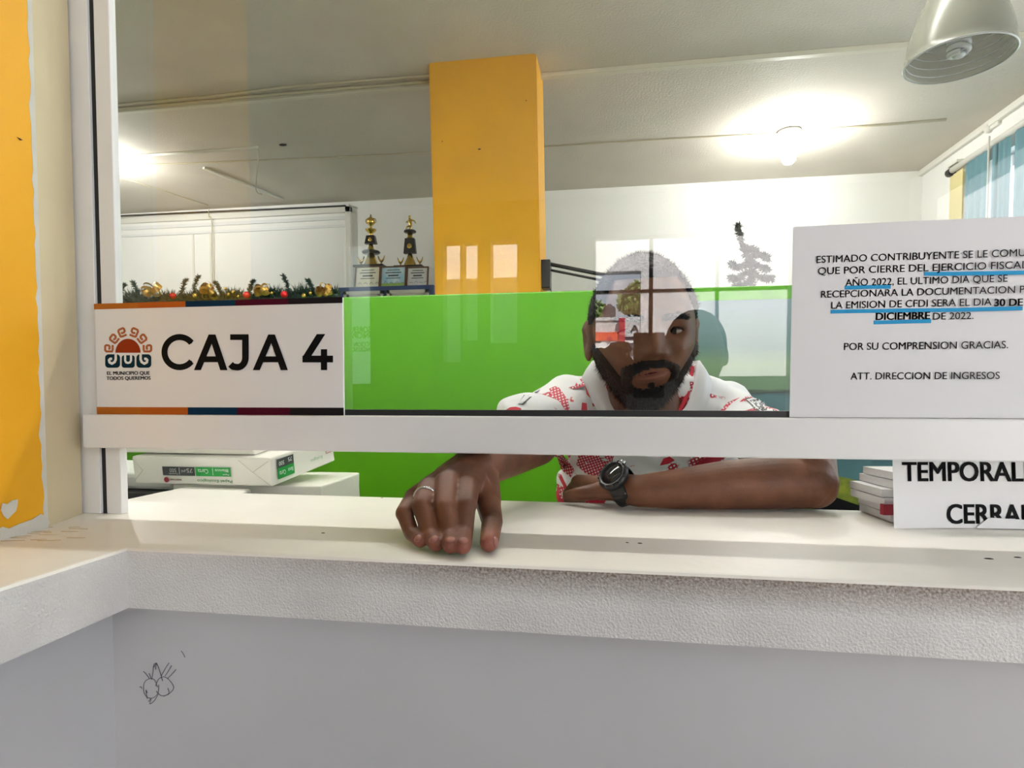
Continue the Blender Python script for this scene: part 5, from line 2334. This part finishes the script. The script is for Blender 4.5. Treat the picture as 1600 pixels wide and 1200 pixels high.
for k in (0, 1, 2, 3):
    t = PI / 2 * k + .5
    p = wc + wn * .034 + (ws * math.cos(t) + wa * math.sin(t)) * .0205
    b.ell(p, (.0016, .0016, .0012), n=8)
b.ell(wc + wn * .0285 + (wa * .6 - ws * .75) * .024, (.0045, .0045, .0045), n=12)
b.build('metal_buttons', M['steel'], wt)

# ================================================================ THE PUBLIC SIDE, SEEN IN THE GLASS
ph_head = mir(1087, 552, 1.14)
pb = MB()
hc = ph_head
pb.ell(hc + Vector((0, 0, 0)), (.082, .098, .118), n=20)
pb.caps(hc + Vector((0, -.02, -.06)), .058, hc + Vector((.02, -.05, -.19)), .062)
for sgn in (-1, 1):
    pb.ell(hc + Vector((.085 * sgn, -.005, -.01)), (.010, .018, .030), n=10)
pb.caps(hc + Vector((0, .09, -.02)), .010, hc + Vector((0, .105, -.035)), .012)
pb.caps(mir(937, 562, .772), .030, mir(952, 596, .772), .032)
chs = hc + Vector((.02, -.07, -.30))
pb.caps(chs + Vector((-.13, 0, 0)), .085, chs + Vector((.13, 0, 0)), .085)
pb.caps(chs + Vector((-.11, 0, -.25)), .085, chs + Vector((.11, 0, -.25)), .085)
pb.caps(chs + Vector((0, 0, .0)), .10, chs + Vector((0, -.02, -.45)), .12)
phc = mir(1014, 562, .748)
arms = {}
for sgn in (-1, 1):
    shd = chs + Vector((.185 * sgn, 0, .03))
    elb = shd + Vector((.06 * sgn, .14, -.22))
    hnd = phc + (Vector((-.080, -.034, .008)) if sgn < 0 else Vector((.056, -.034, .022)))
    arms[sgn] = (shd, elb, hnd)
    pb.caps(shd, .055, elb, .043)
    pb.caps(elb, .042, hnd + (elb - hnd) * .18, .028)
    pb.caps(hnd + (elb - hnd) * .16, .030, hnd, .032, n=12)
    pb.caps(hnd, .030, hnd + Vector((-.012 * sgn, 0, -.045)), .030)
    if sgn < 0:
        pb.caps(hnd + Vector((-.030, 0, -.010)), .027, hnd + Vector((.020, 0, -.022)), .030)
        pb.caps(hnd + Vector((-.030, 0, -.060)), .030, hnd + Vector((.034, .010, -.060)), .030)
    for k in range(4):
        kn = hnd + Vector((.004 * sgn, -.002, .028 - .018 * k))
        mid = kn + Vector((-.012 * sgn, .014 if k else .004, .002))
        pb.caps(hnd, .018, kn, .0105)
        pb.caps(kn, .0095, mid, .009)
        pb.caps(mid, .009, mid + Vector((-.022 * sgn, -.010, .002)), .0078)
    pb.caps(hnd + Vector((0, -.012, .01)), .013, hnd + Vector((-.035 * sgn, -.024, .022)), .009)
for x in (-.10, .10):
    hp_ = chs + Vector((x, -.03, -.48))
    pb.caps(hp_, .085, Vector((hp_.x, hp_.y, .48)), .06)
    pb.caps(Vector((hp_.x, hp_.y, .48)), .058, Vector((hp_.x, hp_.y - .02, .08)), .04)
    pb.caps(Vector((hp_.x, hp_.y - .02, .045)), .04, Vector((hp_.x, hp_.y + .15, .03)), .03)
photog = link('person', fuse(pb, .0045, 3), M['skin'])
tag(photog, 'person holding a phone in both hands, seen only as a dark reflection in the glass', 'person')
tp_ = MB()
tp_.caps(chs + Vector((-.14, 0, 0)), .096, chs + Vector((.14, 0, 0)), .096)
tp_.caps(chs + Vector((-.12, 0, -.28)), .096, chs + Vector((.12, 0, -.28)), .096)
tp_.caps(chs, .11, chs + Vector((0, -.02, -.47)), .13)
for sgn in (-1, 1):
    a, e_, h_ = arms[sgn]
    tp_.caps(a, .067, a + (e_ - a) * .75, .056)
    tp_.caps(chs + Vector((0, -.01, .09)), .06, a, .06)
link('shirt', fuse(tp_, .007, 4), M['darkcloth'], photog)
tp_ = MB()
for x in (-.10, .10):
    hp_ = chs + Vector((x, -.03, -.48))
    tp_.caps(hp_, .10, Vector((hp_.x, hp_.y, .48)), .072)
    tp_.caps(Vector((hp_.x, hp_.y, .48)), .07, Vector((hp_.x, hp_.y - .02, .10)), .055)
link('trousers', fuse(tp_, .009, 3), M['trouser'], photog)
hb = MB()
hb.ell(hc + Vector((0, -.012, .022)), (.090, .100, .108), n=24)
bmesh.ops.delete(hb.bm, geom=[v for v in hb.bm.verts if v.co.z < hc.z - .02 or (v.co.y > hc.y + .05 and v.co.z < hc.z + .06)], context='VERTS')
hb.build('hair', M['hair'], photog, smooth=True)
phn = thing('phone', phc + Vector((0, -.004, -.037)), 'black phone held upright by the person reflected in the glass', 'phone')
MB().box(phc.x - .036, phc.x + .036, phc.y - .008, phc.y, phc.z - .090, phc.z + .064, bevel=.003).build('body', M['blackplastic'], phn)
MB().box(phc.x - .033, phc.x + .033, phc.y - .0086, phc.y - .008, phc.z - .086, phc.z + .060).build('screen', M['lens'], phn)

# window sign of the treasury
D_ = DR + .02
hh_ = HOLES[4]
ts = MB().box(hh_[0], hh_[1], YR - .075, YR - .070, hh_[2], hh_[3]).build('window_sign', cloth_translucent('white window film', s(240, 246, 240), .85))
tag(ts, 'white window sign with green lettering, mirrored in the glass over the green partition', 'sign')
b = MB()
for body_, (xa, xb), (ya, yb) in (('TESORERIA', (541, 590), (511, 519)), ('MUNICIPAL', (541, 590), (520, 528)), ('DIRECCION DE', (541, 592), (535, 541)), ('INGRESOS', (545, 580), (543, 549))):
    p, q = mir(xa, ya, DR + .068), mir(xb, yb, DR + .068)
    text_into(b, body_, 0, 1, 0, 1, lambda a, c, p=p, q=q: Vector((q.x + (p.x - q.x) * a, YR - .068, q.z + (p.z - q.z) * c)), .02)
M['sign_green'] = pmat('green lettering', s(40, 110, 40), .5)
b.build('lettering', M['sign_green'], ts)

# street seen through the porch opening
DS = 11.0
bd = thing('street_building', (mir(965, 560, DS).x, -DS, 0), 'white street building with an orange red band and red pillar, seen mirrored in the glass', 'building')


def sbox(nm, x0, x1, y0, y1, dep, m_, par, off=0.0):
    p, q = mir(x0, y0, DS - off), mir(x1, y1, DS - off)
    return MB().box(p.x, q.x, -DS - dep, -DS + off, q.z, p.z).build(nm, m_, par)


M['bwall'] = pmat('white street wall', s(236, 230, 224), .8)
M['bgrey'] = pmat('grey street wall', s(196, 194, 190), .8)
M['bdark'] = pmat('dark window', s(70, 74, 78), .4)
sbox('wall', 900, 970, 532, 660, .4, M['bwall'], bd)
sbox('painted_band', 900, 970, 520, 532, .4, M['orange_band'], bd, .02)
sbox('upper_wall', 905, 970, 497, 520, .4, M['bgrey'], bd, -.05)
sbox('pillar', 967.5, 975.5, 497, 660, .4, M['red_paint'], bd, .06)
sbox('wall', 975.5, 1040, 532, 660, .4, M['bwall'], bd)
sb = sbox('sign_board', 976, 1040, 499, 526, .2, M['bgrey'], bd, .03)
sbox('trim_line', 976, 1040, 526, 528, .3, M['navy'], bd, .03)
sbox('window', 929, 939, 527, 535, .05, M['bdark'], bd, .012)
sbox('window', 976, 1002, 536, 556, .05, M['bdark'], bd, .02)
p, q = mir(985, 508, DS - .04), mir(998, 519, DS - .04)
b = MB()
text_into(b, 'A', 0, 1, 0, 1, lambda a, c: Vector((q.x + (p.x - q.x) * a, -DS + .04, q.z + (p.z - q.z) * c)), .03)
b.build('letter', M['pk_white'], sb)
p = mir(952.5, 529.5, DS - .03)
b = MB()
b.prism([p + Vector((.045 * math.cos(t), 0, .045 * math.sin(t))) for t in [2 * PI * i / 20 for i in range(20)]], (0, .01, 0))
b.build('round_mark', M['red_paint'], bd)
p = mir(952, 497, DS + .4)
tk = thing('water_tank', (p.x, p.y, p.z), 'black water tank on a street roof, seen mirrored in the glass', 'water tank')
r_ = (mir(963, 490, DS).x - mir(942, 490, DS).x) / 2
b = MB().lathe([(0, 0), (r_, 0), (r_, .02), (r_ * .97, .05), (r_, .08), (r_ * .97, .14), (r_, .17), (r_ * .9, .21), (r_ * .3, .25), (r_ * .3, .27), (0, .27)], p, 20)
b.build('tank_body', M['tank'], tk)
wallp = sbox('roof_slab', 900, 1040, 496.8, 499, 1.4, M['bgrey'], bd, -.02)


def tree(px, py, D, R_, label, seed):
    c = mir(px, py, D)
    t = thing('street_tree', (c.x, c.y, -.02), label, 'tree', 'trees across the street')
    rs2 = random.Random(seed)
    b = MB()
    for i in range(1500):
        v = Vector((rs2.gauss(0, 1), rs2.gauss(0, 1), rs2.gauss(0, 1))).normalized()
        lump = .75 + .35 * noise.noise(v * 2.4 + Vector((seed, 0, 0)))
        p = c + Vector((v.x * R_, v.y * R_ * .8, v.z * R_ * .8)) * lump * rs2.uniform(.55, 1.05)
        d = Vector((rs2.uniform(-1, 1), rs2.uniform(-1, 1), rs2.uniform(-1, 1))).normalized() * .10
        sd = d.cross(Vector((rs2.uniform(-1, 1), rs2.uniform(-1, 1), rs2.uniform(-1, 1)))).normalized() * .045
        b._f([b.bm.verts.new(x) for x in (p - d, p + sd, p + d, p - sd)])
    b.build('crown', M['leaf'], t, norm=False)
    b = MB()
    b.tube([(c.x, c.y, -.02), (c.x + .05, c.y, c.z * .5), (c.x, c.y, c.z)], .12, 10, radii=[.16, .12, .06])
    for k in range(4):
        a = k * 1.6
        b.tube([(c.x, c.y, c.z * .7), (c.x + R_ * .5 * math.cos(a), c.y + R_ * .4 * math.sin(a), c.z + .2 * R_)], .05, 6, radii=[.06, .02])
    b.build('trunk', M['bark'], t)


tree(995, 470, 15, .60, 'large green tree behind the street building, seen mirrored in the glass', 2)
tree(930, 492, 14, .40, 'smaller green tree left of the water tank, seen mirrored in the glass', 5)
